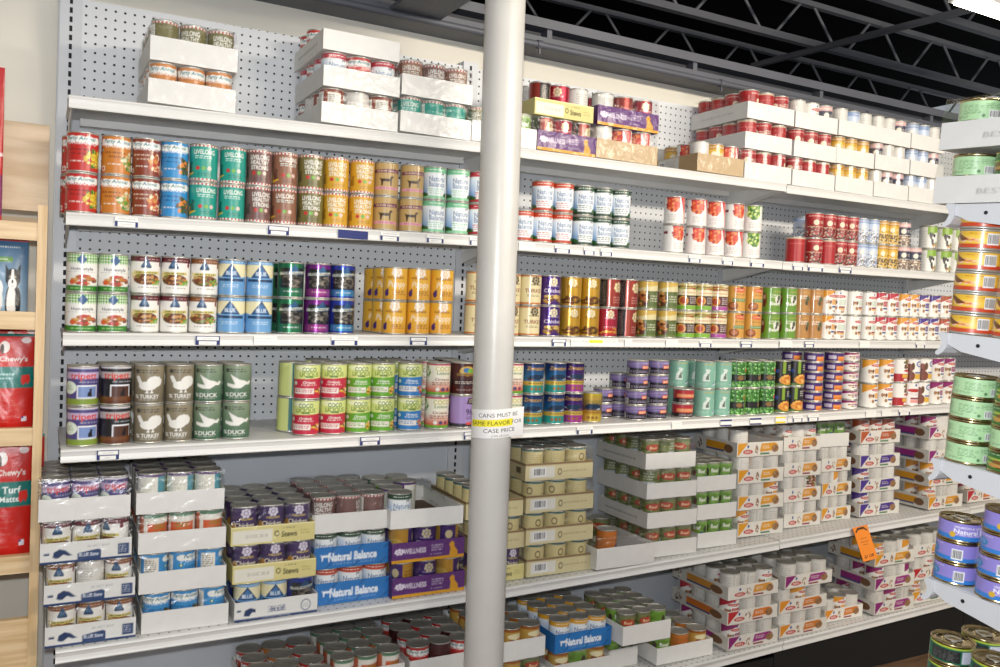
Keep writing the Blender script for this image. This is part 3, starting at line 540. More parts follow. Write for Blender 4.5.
a = can_art('#d4a02c'); a.r(-.5, 0, .4, 1, '#4b2480').e(.0, .7, .2, .14, '#e8d8a8').e(-1.2, .4, .5, .3, '#e8c050').lines(.5, .2, 1.2, .8, 6, '#8a5a14'); design('cs_pup', a, 'golden can with purple panel', m='foil')

SPEC = {'tall': (RT, HT), 'short': (1.5, HS), 'flat': (1.5, HF), 'big': (RB, HB)}
_body, _label, _mix = {}, {}, {}
def body_mb(kind, mb=None, mi=0, top_only=False):
    R, H = SPEC[kind]; mb = mb or MB(); b = .07*R
    pr = [(R*.9, .03), (R*.97, 0), (R*1.0, .04), (R*1.0, .11), (R*.965, .17), (R*.965, H-.17), (R*1.0, H-.12), (R*1.005, H-.03), (R*.985, H), (R*.945, H-.02), (R*.93, H-.13),
          (R*.88, H-.15), (R*.84, H-.11), (R*.74, H-.11), (R*.71, H-.14), (R*.3, H-.14), (R*.27, H-.125), (R*.02, H-.125)]
    if top_only == 'body': pr = pr[:6]+[(R*.94, H-.2), (R*.02, H-.2)]
    if top_only == 'lid': pr = [(R*.02, H-.19), (R*.955, H-.19)]+pr[5:]
    return mb.lathe(pr, 40, '#ffffff', mi)
def label_mb(k, mb=None, mi=0):
    d = D[k]; R, H = SPEC[d['kind']]
    return (mb or MB()).sleeve(R*.985, .16, H-.17, d['art'], mi)
def ring_mb():
    mb = MB(); R, H = SPEC['big']
    mb.lathe([(.16, H-.12), (.2, H-.06), (.1, H-.04), (.02, H-.04)], 16, cy=-.35)
    n = 20; v = []; f = []
    for i in range(n):
        q = i*2*PI/n
        for w in (.42, .56): v += [(w*math.sin(q), .12+w*.85*math.cos(q), H-.075), (w*math.sin(q), .12+w*.85*math.cos(q), H-.035)]
    for i in range(n):
        j = (i+1) % n; p = lambda a, b: a*4+b
        f += [(p(i, 1), p(j, 1), p(j, 3), p(i, 3)), (p(i, 0), p(i, 2), p(j, 2), p(j, 0)), (p(i, 0), p(j, 0), p(j, 1), p(i, 1)), (p(i, 2), p(i, 3), p(j, 3), p(j, 2))]
    return mb.add(v, f, '#ffffff', 0, True)
NAMES = {'tall': 'food_can', 'short': 'short_food_can', 'flat': 'flat_food_can', 'big': 'tin_can'}
def can_meshes(k):
    d = D[k]; q = (d['kind'], d['rim'])
    if q not in _body: _body[q] = body_mb(d['kind']).mesh('can_body', M[d['rim']])
    if k not in _label: _label[k] = label_mb(k).mesh('label', M[d['m']])
    return _body[q], _label[k]
def mix_mesh(k):
    """can inside a case: tin and label in one mesh"""
    if k not in _mix:
        d = D[k]; mb = body_mb(d['kind']); label_mb(k, mb, 1); _mix[k] = mb.mesh('can', [M[d['rim']], M[d['m']]])
    return _mix[k]
CANS = []
def loose(k, X, Y, Z, rot, shelf, tier, side, group, extra=''):
    """one can that stands free: tin body with its printed label as a part"""
    l = can_meshes(k)[1]; kd, rm = D[k]['kind'], D[k]['rim']
    if (kd, rm, 'b') not in _body: _body[(kd, rm, 'b')] = body_mb(kd, top_only='body').mesh('can_body', M[rm]); _body[(kd, rm, 'l')] = body_mb(kd, top_only='lid').mesh('lid', M[rm])
    o = link(NAMES[kd], _body[(kd, rm, 'b')], None, (X, Y, Z), rot); link('label', l, o); link('lid', _body[(kd, rm, 'l')], o)
    if D[k]['kind'] == 'big':
        if 'ring' not in _body: _body['ring'] = ring_mb().mesh('pull_ring', M['tin'])
        link('pull_ring', _body['ring'], o)
    CANS.append(dict(o=o, k=k, X=X, Y=Y, Z=Z, shelf=shelf, tier=tier, side=side, group=group, extra=extra)); return o
# ------------------------------------------------------------------ room
UX = [0, 49.27, 97.27, 143.98, 192]
struct(MB().box(-70, -150, -2, 320, 140, 0).obj('floor', wood('brown laminate floor', '#5e4634', '#7a5d45', (3, 30, 30)), None, (0, 0, -ZF)))
struct(MB().box(-70, 2.6, 0, 320, 6, ZF+39.6).obj('wall_back', M['wall'], None, (0, 0, -ZF)))
struct(MB().box(-74, -150, 0, -70, 140, ZF+92).obj('wall_left', M['greywall'], None, (0, 0, -ZF)))
struct(MB().box(-74, -150, 0, 320, 140, 3).obj('ceiling', M['black'], None, (0, 0, 92)))
struct(MB().box(-74, 140, 0, 320, 144, ZF+92).obj('wall_far', M['black'], None, (0, 0, -ZF)))
# steel ledger on top of the wall
lg = empty('steel_ledger', (0, 0, 39.6)); tag(lg, 'grey steel ledger beam running along the top of the wall', 'beam')
MB().box(-70, -2.2, 0, 320, 6, 1.5).obj('ledger_beam', M['steel'], lg)
MB().box(-70, -2.0, 2.9, 320, .4, 4.2).obj('upper_rail', M['steel'], lg)
for x in (60.5, 87.5, 116, 146, 30): MB().box(x, -1.6, 1.5, x+.8, -1.3, 2.9).box(x, -1.3, 1.5, x+.15, .2, 2.9).obj('rail_tab', M['steel'], lg)
pp = empty('conduit_pipe', (0, -2.75, 39.7)); tag(pp, 'thin grey pipe clipped under the ledger beam along the wall top', 'pipe')
MB().tube((-70, 0, 0), (320, 0, 0), .48).obj('pipe', M['steel'], pp)
for x in (58.6, 92.4, 127, 10): MB().tube((x-.4, 0, 0), (x+.4, 0, 0), .62).box(x-.12, -.2, -1.3, x+.12, .1, -.4).obj('coupling', M['steel'], pp)
bm_ = empty('steel_beam', (39.8, -2.4, 40.1)); tag(bm_, 'dark steel roof beam crossing over the wall left of the pole', 'beam')
MB().box(-3.5, -147, 0, 3.5, 0, .5).obj('bottom_flange', M['steel'], bm_); MB().box(-.2, -147, .5, .2, 0, 9).obj('web', M['darksteel'], bm_); MB().box(-3.5, -147, 9, 3.5, 0, 9.5).obj('top_flange', M['darksteel'], bm_)
MB().box(-5.2, -.5, 1.1, -4.6, 0, 9).obj('stiffener', M['darksteel'], bm_)
def truss(Y, z0, H, label, ph=0, m='darksteel'):
    t = empty('roof_truss', (60, Y, z0)); tag(t, label, 'roof truss', 'open web roof trusses under the black ceiling')
    MB().box(-60, -.9, 0, 240, .9, 1.6).obj('bottom_chord', M[m], t); MB().box(-60, -.8, H-1.3, 240, .8, H).obj('top_chord', M[m], t)
    w = MB(); x = -60+ph
    while x < 236:
        w.tube((x, 0, .8), (x+9, 0, H-.6), .38, 8); w.tube((x+13, 0, H-.6), (x+22, 0, .8), .38, 8); x += 26
    w.obj('web_rod', M[m], t)
tb = on_y(900, 28, 49.5)[2]-72
truss(19.4, 72, tb, 'nearest roof truss, seen beside the bright lamp', 4, 'steel')
truss(49.5, 72, tb, 'middle roof truss crossing under the ceiling', 0)
ya = on_z(660, 23, 72+tb)[1]
truss(ya, 72, tb, 'farthest roof truss, just above the wall ledger rail', 12)
d1, d2 = on_z(752, 66, 71.5), on_z(990, 4, 71.5)
br = MB().bar(tuple((d1-d1)), tuple(d2-d1+(d2-d1)*.3), 1.3, 1.3).obj('brace_bar', M['steel'], None, tuple(d1)); tag(br, 'grey diagonal brace bar crossing the roof trusses', 'brace')
lf = empty('ceiling_light', (178, -1.5, 66)); tag(lf, 'bright fluorescent ceiling light at the upper right corner', 'light')
MB().prism([(-2.6, .0), (2.6, 0), (2.2, 1.8), (-2.2, 1.8)], -25, 25).obj('housing', M['white'], lf); MB().box(-24, -2, -.5, 24, 2, -.02).obj('diffuser', M['lamp'], lf)
for x in (-20, 20): MB().tube((x, 0, 1.8), (x, 0, 26), .12).obj('hanger_rod', M['steel'], lf)

# pole and its notice
pt, pb = on_y(505.4, 0, -24), on_y(484.2, 640, -24); dirp = (pt-pb)/(pt[2]-pb[2]); base = pb+dirp*(-ZF-pb[2]); top = pb+dirp*(91.9-pb[2])
po = empty('support_pole', tuple(base)); tag(po, 'thick white round support pole standing in front of the shelves', 'pole')
PR = 2.22
MB().tube((0, 0, 0), tuple(top-base), PR, 48).obj('pole_shaft', M['pole'], po)
mb = MB(); mb.box(-3.6, -3.6, 0, 3.6, 3.6, .5); mb.obj('base_plate', M['pole'], po)
S0, S1, SH = -2.98, 4.25, 3.15
a = Art(S0, S1, 250, 110, '#ecebea', asp=SH, ss=4)
a.r(-2.75, .41, 2.64, .65, '#f0e430')
a.t(.85, .8, .14, 'CANS MUST BE', '#2a2830', w=4.9, bold=0).t(.68, .53, .14, 'SAME FLAVOR FOR', '#2a2830', w=6.5, bold=0).t(1.0, .27, .14, 'CASE PRICE', '#2a2830', w=3.9, bold=0).t(1.05, .09, .06, '(10% off case)', '#4a484e', w=2.2, bold=0)
sg = a.out(); ny, nx = sg.shape[:2]
pc = pb+dirp*(on_y(490, 421.5, -24)[2]-pb[2])
v = []; ctr = math.radians(-26); RR = PR+.06; lim = math.radians(38)      # the notice faces the camera
for j in range(ny):
    for i in range(nx):
        s_ = S0+i/(nx-1)*(S1-S0); z = (j/(ny-1)-.5)*SH+s_*.055; an = s_/RR
        if an > lim:                   # the right end stands off the pole
            ex = (an-lim)*RR; x = RR*math.sin(lim)+ex*math.cos(lim); y = -RR*math.cos(lim)+ex*math.sin(lim)
        else: x, y = RR*math.sin(an), -RR*math.cos(an)
        v.append((x*math.cos(ctr)-y*math.sin(ctr), x*math.sin(ctr)+y*math.cos(ctr), z))
mb = MB().add(v, [(j*nx+i, j*nx+i+1, (j+1)*nx+i+1, (j+1)*nx+i) for j in range(ny-1) for i in range(nx-1)], sg.reshape(-1, 3), 0, True)
so = mb.obj('paper_notice', M['paper'], None, tuple(pc)); sm = so.modifiers.new('thick', 'SOLIDIFY'); sm.thickness = .0006
tag(so, 'white paper notice with a yellow highlighted line, taped round the pole', 'sign')

# ------------------------------------------------------------------ wall shelving
SZ = {1: [(21.75, 23.0), (22.9, 23.3), (23.1, 23.5), (23.5, 23.8)], 2: [(10.3, 11.5), (11.2, 11.5), (11.45, 11.95), (12, 12.4)], 3: [(-1.63, -.9), (-1.0, -.55), (-.5, -.02), (0, .4)],
      4: [(-12.83, -12.2), (-12.3, -11.75), (-11.7, -10.85), (-10.8, -10.2)], 5: [(-32.65, -32.3), (-32.5, -31.1), (-31.0, -29.5), (-29.4, -28)], 6: [(-48.6, -47.7), (-47.7, -45.95), (-45.95, -44.55), (-44.5, -43.2)]}
SD = {1: 13, 2: 13, 3: 13, 4: 15.6, 5: 15.3, 6: 17}
ORD = {1: 'top', 2: 'second', 3: 'third', 4: 'fourth', 5: 'fifth', 6: 'bottom'}
BAYN = ['left of the pole', 'just right of the pole', 'in the right-hand bay', 'past the right-hand bay']
def bay_of(X): return 0 if X < UX[1] else 1 if X < UX[2] else 2 if X < UX[3] else 3
def shelf_z(s, X):
    b = bay_of(X); a, c = SZ[s][b]; return a+(c-a)*(X-UX[b])/(UX[b+1]-UX[b])
def perf(name, r=.1):
    m = M['peg'].copy(); m.name = name
    N = m.node_tree.nodes
    for n in N:
        if n.type == 'MATH' and n.operation == 'LESS_THAN': n.inputs[1].default_value = r
        if n.type == 'SEPXYZ': sp = n
        if n.type == 'MIX': n.inputs[6].default_value = (*lin('#d6d5d2'), 1); n.inputs[7].default_value = (*lin('#6a6866'), 1)
    for l in list(m.node_tree.links):
        if l.from_node == sp and l.from_socket.name == 'Z': to = l.to_socket; m.node_tree.links.remove(l); m.node_tree.links.new(sp.outputs['Y'], to)
    return m
M['perf'] = perf('perforated shelf deck', .12)
for s in range(1, 7):
    for b in range(4):
        if b == 3 and s in (1, 2, 4): continue
        za, zb = SZ[s][b]; x0, x1 = UX[b]+(.06 if b else -.3), UX[b+1]-.06; w = x1-x0; d = SD[s]; dz = zb-za
        r = empty('store_shelf', (x0, 0, za)); tag(r, f'white metal {ORD[s]} shelf {BAYN[b]}', 'shelf', 'white steel shelves along the wall')
        MB().hexa([(0, -d+.35, -.3), (w, -d+.35, dz-.3), (w, -.5, dz-.3), (0, -.5, -.3)], [(0, -d+.35, 0), (w, -d+.35, dz), (w, -.5, dz), (0, -.5, 0)]).obj('deck', M['perf'] if s > 4 else M['shelf'], r)
        lip = [(-d+.4, 0), (-d+.2, -.01), (-d+.05, -.09), (-d, -.22), (-d+.08, -.4), (-d+.15, -.7), (-d+.09, -1.0), (-d+.02, -1.2), (-d+.06, -1.3), (-d+.3, -1.32), (-d+.42, -1.2), (-d+.42, -.3)]
        MB().prism(lip, 0, w, dz1=dz, smooth=False).obj('price_rail', M['shelf'], r)
        MB().prism([(-d+1.1, -.3), (-d+1.1, -.75), (-d+2.4, -.75), (-d+2.4, -.3)], .3, w-.3, dz0=.0, dz1=dz).obj('stiffener', M['shelf'], r)
        MB().prism([(-2.2, -.3), (-2.2, -1.1), (-.7, -1.1), (-.7, -.3)], 1.4, w-1.4, dz0=0, dz1=dz).obj('rear_channel', M['shelf'], r)
        for e in (0, 1):
            xx = (.25, w-.4)[e]; zz = (0, dz)[e]
            MB().prism([(-.5, -.32), (-d+1.0, -.32), (-d+1.0, -.75), (-d+1.6, -1.0), (-.5, -3.1)], xx, xx+.15, dz0=zz, dz1=zz).obj('bracket', M['shelf'], r)
        if s == 6:
            MB().box(0, -15.2, -ZF-za, w, -14.8, -1.25).obj('kick_plate', M['kick'], r)
for b in range(4):
    x0, x1 = UX[b]+1.1, UX[b+1]-1.1
    zt0, zt1 = 35.2+UX[b]*.013, 35.2+UX[b+1]*.013
    ph = (-.2, -.3, .0, 0)[b]
    z0 = -13
    q = empty('back_panel', (UX[b], 0, z0+ph)); tag(q, f'perforated pegboard back panel {BAYN[b]}', 'panel', 'pegboard back panels')
    o = MB().hexa([(1.1, 0, 0), (x1-UX[b], 0, 0), (x1-UX[b], .5, 0), (1.1, .5, 0)], [(1.1, 0, zt0-z0), (x1-UX[b], 0, zt1-z0), (x1-UX[b], .5, zt1-z0), (1.1, .5, zt0-z0)]).obj('peg_panel', M['peg'], q)
    MB().box(1.1, .05, -ZF-z0-ph, x1-UX[b], .5, -.05).obj('plain_panel', M['panel'], q)
for i, X in enumerate(UX):
    q = empty('shelf_upright', (X, 0, -ZF)); tag(q, ('slotted steel upright at the left end of the shelving', 'slotted steel upright behind the pole', 'slotted steel upright between the middle and right bays', 'slotted steel upright at the right end of the pegboards', 'slotted steel upright hidden past the facing shelves')[i], 'upright', 'slotted uprights')
    H = ZF+35.6+X*.013
    MB().box(-1.1, -.3, 0, 1.1, 2.5, H).box(-1.25, .6, 0, -1.1, 2.5, H).obj('post', M['upright'], q)
    mb = MB(); z = 6.3+(.2, .1, .35, .3, 0)[i]
    while z < H-.7: mb.box(-.15, -.33, z, .15, -.29, z+.6); z += 1
    mb.obj('slot_column', M['slot'], q)

# ------------------------------------------------------------------ loose cans on shelves 2-4
def face(X, side): return -math.atan2(X-CAM[0], 96)*(.6 if X < 90 else .45)
def row(s, Yc, items, dz=0, extra=''):
    for it in items:
        u, k, tiers = it[:3]
        X = x_at(u, Yc, shelf_z(s, 60 if u > 480 else 25)+3); z = shelf_z(s, X)+.02; X = x_at(u, Yc, z+3); z = shelf_z(s, X)+.02
        side = 'left of' if u < 490 else 'right of'
        h = SPEC[D[k]['kind']][1]
        n = {'b': (0, 1), 'l': (0,), 'u': (1,)}.get(tiers) if isinstance(tiers, str) else range(tiers)
        for i in n:
            rot = face(X, side)+random.uniform(-.16, .16)*(4 if k == 'sw_red' else 1)+(it[3] if len(it) > 3 else 0)
            dx = random.uniform(-.06, .06) if i else 0
            loose(k, X+dx, Yc+(random.uniform(-.08, .08) if i else 0), z+i*(h+.015), rot, s, (i, max(n)+1), side, f'loose cans on the {ORD[s]} shelf', extra)
Y2 = -11.1
row(2, Y2, [(81.5, 'pa_red', 'b'), (115.6, 'pa_orange', 'b'), (145.9, 'pa_brown', 'b'), (174.2, 'pa_blue', 'b'), (202.8, 'll_teal', 'b'), (231.7, 'll_teal', 'b'), (257.8, 'll_mauve', 'b'), (283.9, 'll_brown', 'b'), (310.2, 'll_olive', 'b'), (335.4, 'll_yellow', 'b'), (360.9, 'll_yellow', 'b'), (385, 'hound_tan', 'b'), (410.6, 'hound_tan', 'b'), (433, 'nb_mint', 'b'), (457, 'nb_mint', 'b'), (479.5, 'nb_red', 'b'),
    (523, 'nb_orange', 'l'), (542, 'nb_orange', 'b'), (561.5, 'nb_orange', 'b'), (582.5, 'nb_green', 'b'), (601, 'nb_green', 'b'), (619.2, 'nb_green', 'b'),
    (673.5, 'sw_red', 'b'), (695.5, 'sw_red', 'b'), (714.5, 'sw_red', 'b'), (733, 'sw_red', 'b'), (750.5, 'sw_green', 'b'),
    (795.4, 'red_plain', 'l'), (813, 'rd_red', 'b'), (826.5, 'red_plain', 'l'), (825.5, 'rd_red', 'u'), (838.5, 'rd_red', 'b'), (849.5, 'rd_red', 'b'), (860, 'rd_blue', 'b'), (870, 'rd_blue', 'b'), (880, 'rd_yellow', 'b'), (890, 'rd_yellow', 'b'), (901, 'rd_pink', 'b'), (912.5, 'rd_pink', 'l'), (927, 'dog_green', 'b'), (942.5, 'dog_green', 'b'), (954.5, 'dog_green', 'b')])
row(2, -8.1, [(76, 'pa_red', 'b'), (405, 'hound_tan', 'l')], extra='second row')
row(2, -6, [(801, 'rd_blue', 'b')], extra='second row')
row(3, Y2, [(81, 'gingham', 'b'), (112.5, 'gingham', 'b'), (145, 'bb_maroon', 'b'), (174, 'bb_maroon', 'b'), (202.8, 'bb_brown', 'b'), (231.2, 'bb_light', 'b'), (258.7, 'bb_light', 'b'), (290, 'wild_green', 'b'), (316.4, 'wild_purple', 'b'), (341.6, 'wild_blue', 'b'), (394.2, 'puppy', 'b'), (417.8, 'puppy', 'b'), (440.4, 'puppy', 'b'), (476, 'st_cream', 'b'),
    (508, 'st_cream', 'b'), (529, 'st_cream', 'b'), (549.3, 'st_purple', 'b'), (569.5, 'core_gold', 'b'), (588.7, 'core_gold', 'b'), (607, 'st_pink', 'l'), (608, 'st_maroon', 'u'), (626, 'st_maroon', 'b'), (646, 'food_olive', 'b'), (666.4, 'food_olive', 'b'), (684.8, 'pot_green', 'b'), (701, 'pot_green', 'b'), (717, 'pot_magenta', 'b'), (734.5, 'gold_orange', 'b'), (751.5, 'gold_orange', 'b'), (769.8, 'beef_green', 'b'), (786.5, 'beef_green', 'b'), (799.8, 'meat_tan', 'b'), (813, 'meat_tan', 'b'), (826, 'h_yellow', 'b'), (837.5, 'h_plain', 'b', -.7), (851.5, 'h_plain', 'b'), (866.5, 'h_plain', 'b'), (877.5, 'h_red', 'b'), (888.5, 'h_red', 'b'), (901, 'h_yellow', 'b'), (910.8, 'h_yellow', 'b'), (920.3, 'h_purple', 'b'), (930.5, 'h_purple', 'b'), (941.8, 'h_rust', 'b')])
row(3, Y2+3.05, [(383.5, 'puppy', 'b'), (281, 'wild_green', 'b')], extra='second row')
row(3, Y2+6.1, [(374.5, 'puppy', 'b')], extra='third row')
Y4 = -13.1
row(4, Y4, [(82.7, 'tr_purple', 'b'), (114.9, 'tr_black', 'b'), (148.7, 'turkey', 'b'), (178.6, 'turkey', 'b'), (207.2, 'duck', 'b'), (236, 'duck', 'b'), (306.3, 'co_red', 'b'), (332.8, 'co_red', 'b'), (358.0, 'co_green', 'b'), (382.2, 'co_green', 'b'), (409.3, 'co_blue', 'b'), (436.8, 'co_white', 'b'), (461.5, 'p96', 'l'), (461.5, 'fromm', 'u'),
    (511, 'co_white', 'b'), (531.5, 'zig_teal', 'b'), (553.8, 'zig_teal', 'b'), (572.5, 'zig_purple', 'b'), (591.3, 'zig_yellow', 'l'), (635.8, 'sh_violet', 4), (656.3, 'sh_violet', 4), (683, 'sh_red', 2), (704.2, 'mint_dog', 'b'), (720.5, 'mint_dog', 'b'),
    (735, 'peas', 'b'), (749.5, 'peas', 'b', .75), (764.6, 'peas', 'b'), (779.3, 'pumpkin', 'b'), (793.4, 'pumpkin', 'b'), (812.3, 'fl_purple', 6), (832.3, 'fl_purple', 6), (848.2, 'sh_magenta', 6), (868.4, 'h_yellow', 'b'), (883.5, 'h_yellow', 'b'), (897.6, 'h_redband', 'b'), (909.2, 'h_pink', 'l'), (909.8, 'h_dogphoto', 'u'), (920.5, 'h_dogphoto', 'l'), (921.5, 'h_dogphoto', 'u'), (933.5, 'h_magenta', 'b'), (945, 'h_magenta', 'b')])
row(4, Y4+3.1, [(619.5, 'sh_violet', 3), (602.5, 'sh_violet', 2), (677.5, 'mint_dog', 'b'), (694, 'mint_dog', 'b'), (111, 'tr_black', 'b'), (142, 'turkey', 'b'), (171.5, 'turkey', 'b'), (201, 'duck', 'b'), (228.5, 'duck', 'b'), (290, 'co_red', 'b', 1.9), (323, 'co_red', 'b'), (348, 'co_green', 'b'), (373, 'co_green', 'b'), (399, 'co_blue', 'b'), (425, 'co_white', 'b'), (452.5, 'fromm', 'b'),
    (856, 'h_yellow', 'b'), (790, 'fl_purple', 6), (740, 'peas', 'b'), (757, 'peas', 'b')], extra='second row')
row(4, Y4+6.2, [(316, 'co_green', 'b'), (364, 'co_green', 'b'), (390, 'co_red', 'b'), (444, 'fromm', 'b')], extra='third row')
# ------------------------------------------------------------------ cases of cans
TR = {}
def tray(k, art, side, col='#e6e4de', inner='#b79a72', h=2.5): TR[k] = dict(f=art.out(), s=side.out(), col=col, inner=inner, h=h)
def TA(bg, n=96): return Art(0, 4, n, 24, bg, asp=1.08)
def plain(bg, n=48): return Art(0, 4, n, 12, bg, asp=1.08, ss=3)
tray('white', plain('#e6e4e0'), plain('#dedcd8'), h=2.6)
a = plain('#dedcd8', 96); a.ny
sd = TA('#dcdad5'); sd.lines(.8, .35, 2.2, .6, 1, '#b5b2ac').lines(2.3, .4, 3.0, .6, 1, '#b5b2ac'); tray('whitetext', plain('#e6e4e0'), sd, h=2.5)
sd = TA('#d8d6d0'); sd.lines(.6, .35, 3.2, .62, 1, '#8f8d88').lines(.7, .15, 2.8, .24, 1, '#b5b2ac'); tray('whitecode', plain('#e6e4e0'), sd, h=2.6)
a = TA('#e3e2df'); a.r(0, 0, 4, .13, '#28406e').p([(.55, .32), (.6, .55), (.85, .68), (1.1, .6), (1.3, .42), (1.42, .36), (1.2, .34), (1.0, .42), (.8, .26), (.66, .26)], '#233a62').r(.18, .42, .42, .52, '#44536e').p([(1.6, .13), (1.6, .42), (2.1, .5), (2.5, .56), (2.62, .5), (2.62, .13)], '#2b4470').t(2.1, .34, .16, 'BLUE Stew', '#dfe4ee', w=.85).r(3.36, .2, 3.86, .72, '#2b4470').lines(3.42, .28, 3.8, .66, 4, '#dfe4ee').t(2.5, .72, .1, '26 OCT 2019', '#8a8c90', w=.95, bold=0)
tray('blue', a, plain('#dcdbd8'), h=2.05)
a = TA('#e3e2df'); a.r(0, 0, 4, .15, '#28406e').p([(.45, .28), (.5, .55), (.75, .66), (1.0, .56), (1.0, .4), (.85, .44), (.7, .24)], '#233a62').lines(1.6, .3, 2.5, .66, 3, '#4a5c80').t(2.05, .46, .2, 'BLUE', '#3c527c', w=.7).e(3.4, .48, .25, .3, '#7d8698').e(3.4, .48, .2, .24, '#e3e2df').lines(3.25, .35, 3.55, .6, 3, '#7d8698').lines(1.3, .05, 2.7, .11, 1, '#c8d0e0').r(.14, .5, .32, .6, '#44536e')
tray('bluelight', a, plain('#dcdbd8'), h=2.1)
a = TA('#d8cc8a'); a.r(.1, .1, 1.95, .78, '#e4e0d2').t(1.2, .46, .17, '21 DEC 2018', '#9a988e', w=1.0, bold=0).t(2.75, .45, .3, 'Stews', '#5d5a34', w=.75, bold=.03).lines(2.45, .7, 3.0, .84, 1, '#6a673c').e(2.15, .5, .12, .16, '#6a673c').e(2.15, .5, .07, .09, '#d8cc8a').lines(3.3, .35, 3.75, .65, 2, '#a09858').r(0, .93, 4, 1, '#efe6b0')
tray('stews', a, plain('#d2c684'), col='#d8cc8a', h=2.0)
a = TA('#2c76bc'); a.t(2.0, .52, .36, 'Natural Balance', '#eef4fa', w=2.5, bold=.04).dog(.62, .56, .36, '#eef4fa').lines(1.0, .16, 3.2, .24, 1, '#a8cbe8')
for x in (.5, 1.9, 3.3): a.p([(x, .0), (x+.12, .0), (x+.52, .3), (x+.4, .3)], '#24609c').p([(x+.3, .75), (x+.42, .75), (x+.7, 1), (x+.58, 1)], '#24609c')
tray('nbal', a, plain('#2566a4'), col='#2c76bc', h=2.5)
a = TA('#5d2f72'); a.r(0, 0, 4, .17, '#d79a24'); flower(a, .42, .56, .13, '#e6dcec'); a.t(1.25, .56, .24, 'WELLNESS', '#e6dcec', w=1.2).lines(2.15, .45, 2.9, .78, 3, '#d8c8e0').p([(3.15, .17), (3.2, .5), (3.12, .72), (3.28, .86), (3.42, .74), (3.4, .6), (3.6, .36), (3.62, .17)], '#d79a24').lines(2.1, .26, 2.7, .34, 1, '#d8c8e0')
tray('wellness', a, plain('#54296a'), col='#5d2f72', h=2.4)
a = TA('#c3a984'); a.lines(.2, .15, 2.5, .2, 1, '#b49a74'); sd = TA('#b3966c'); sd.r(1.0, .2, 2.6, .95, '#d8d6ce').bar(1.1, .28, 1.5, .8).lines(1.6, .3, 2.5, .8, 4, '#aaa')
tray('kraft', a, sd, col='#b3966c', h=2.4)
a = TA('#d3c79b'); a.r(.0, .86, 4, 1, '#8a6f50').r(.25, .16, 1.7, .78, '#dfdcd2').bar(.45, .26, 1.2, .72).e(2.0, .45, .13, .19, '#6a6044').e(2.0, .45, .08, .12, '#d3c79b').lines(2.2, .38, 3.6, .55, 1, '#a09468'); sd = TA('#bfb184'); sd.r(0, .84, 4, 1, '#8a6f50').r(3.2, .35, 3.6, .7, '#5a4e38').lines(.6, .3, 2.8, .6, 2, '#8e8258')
tray('cream', a, sd, col='#cdbf92', h=2.25)
def htray(k, c, c2, dog='#8a5a34'):
    a = TA('#e4e0d8'); a.p([(.08, .04), (.08, .94), (.95, .94)], c).e(.95, .34, .42, .15, '#bb2f28').t(.95, .34, .16, "Hill's", '#f0e0d8', w=.5).e(.95, .7, .08, .11, '#2c4a94').food(1.62, .48, .2, .3, [dog, '#a87a50', '#efe6d8', '#7a5230'], 16).p([(1.95, .3), (2.1, .86), (3.3, .9), (3.55, .72), (3.2, .38)], c2).e(3.3, .5, .3, .26, '#9a7450').food(3.3, .5, .26, .22, ['#8a6240', '#a8845c', '#7a5434'], 16).lines(2.2, .5, 2.9, .74, 2, '#f2ecdf').r(2.0, .12, 2.8, .24, '#4a7a54' if c2 == c else '#8a2a34')
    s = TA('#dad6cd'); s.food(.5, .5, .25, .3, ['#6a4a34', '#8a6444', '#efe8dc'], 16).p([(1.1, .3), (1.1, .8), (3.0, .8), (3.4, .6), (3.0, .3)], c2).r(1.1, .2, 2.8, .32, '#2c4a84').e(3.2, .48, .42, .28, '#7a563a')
    tray(k, a, s, col='#e0dcd4', h=2.2)
htray('hy', '#dd9a1f', '#dd9a1f'); htray('hs', '#e4e0d8', '#d8973c', '#b88a6a'); htray('hp', '#4b2f8a', '#4b2f8a'); htray('hr', '#b8262c', '#d8782a'); htray('hm', '#8a2470', '#9a2a80', '#b07a3c'); htray('hu', '#b5562a', '#b5562a'); htray('ho', '#dc8f28', '#cf7a2c', '#a8763c')
a = TA('#dcdbd8'); a.t(1.55, .42, .2, 'BEST BY', '#9b9a98', w=1.1, bold=0); tray('best', plain('#dcdbd8'), a, h=1.8)

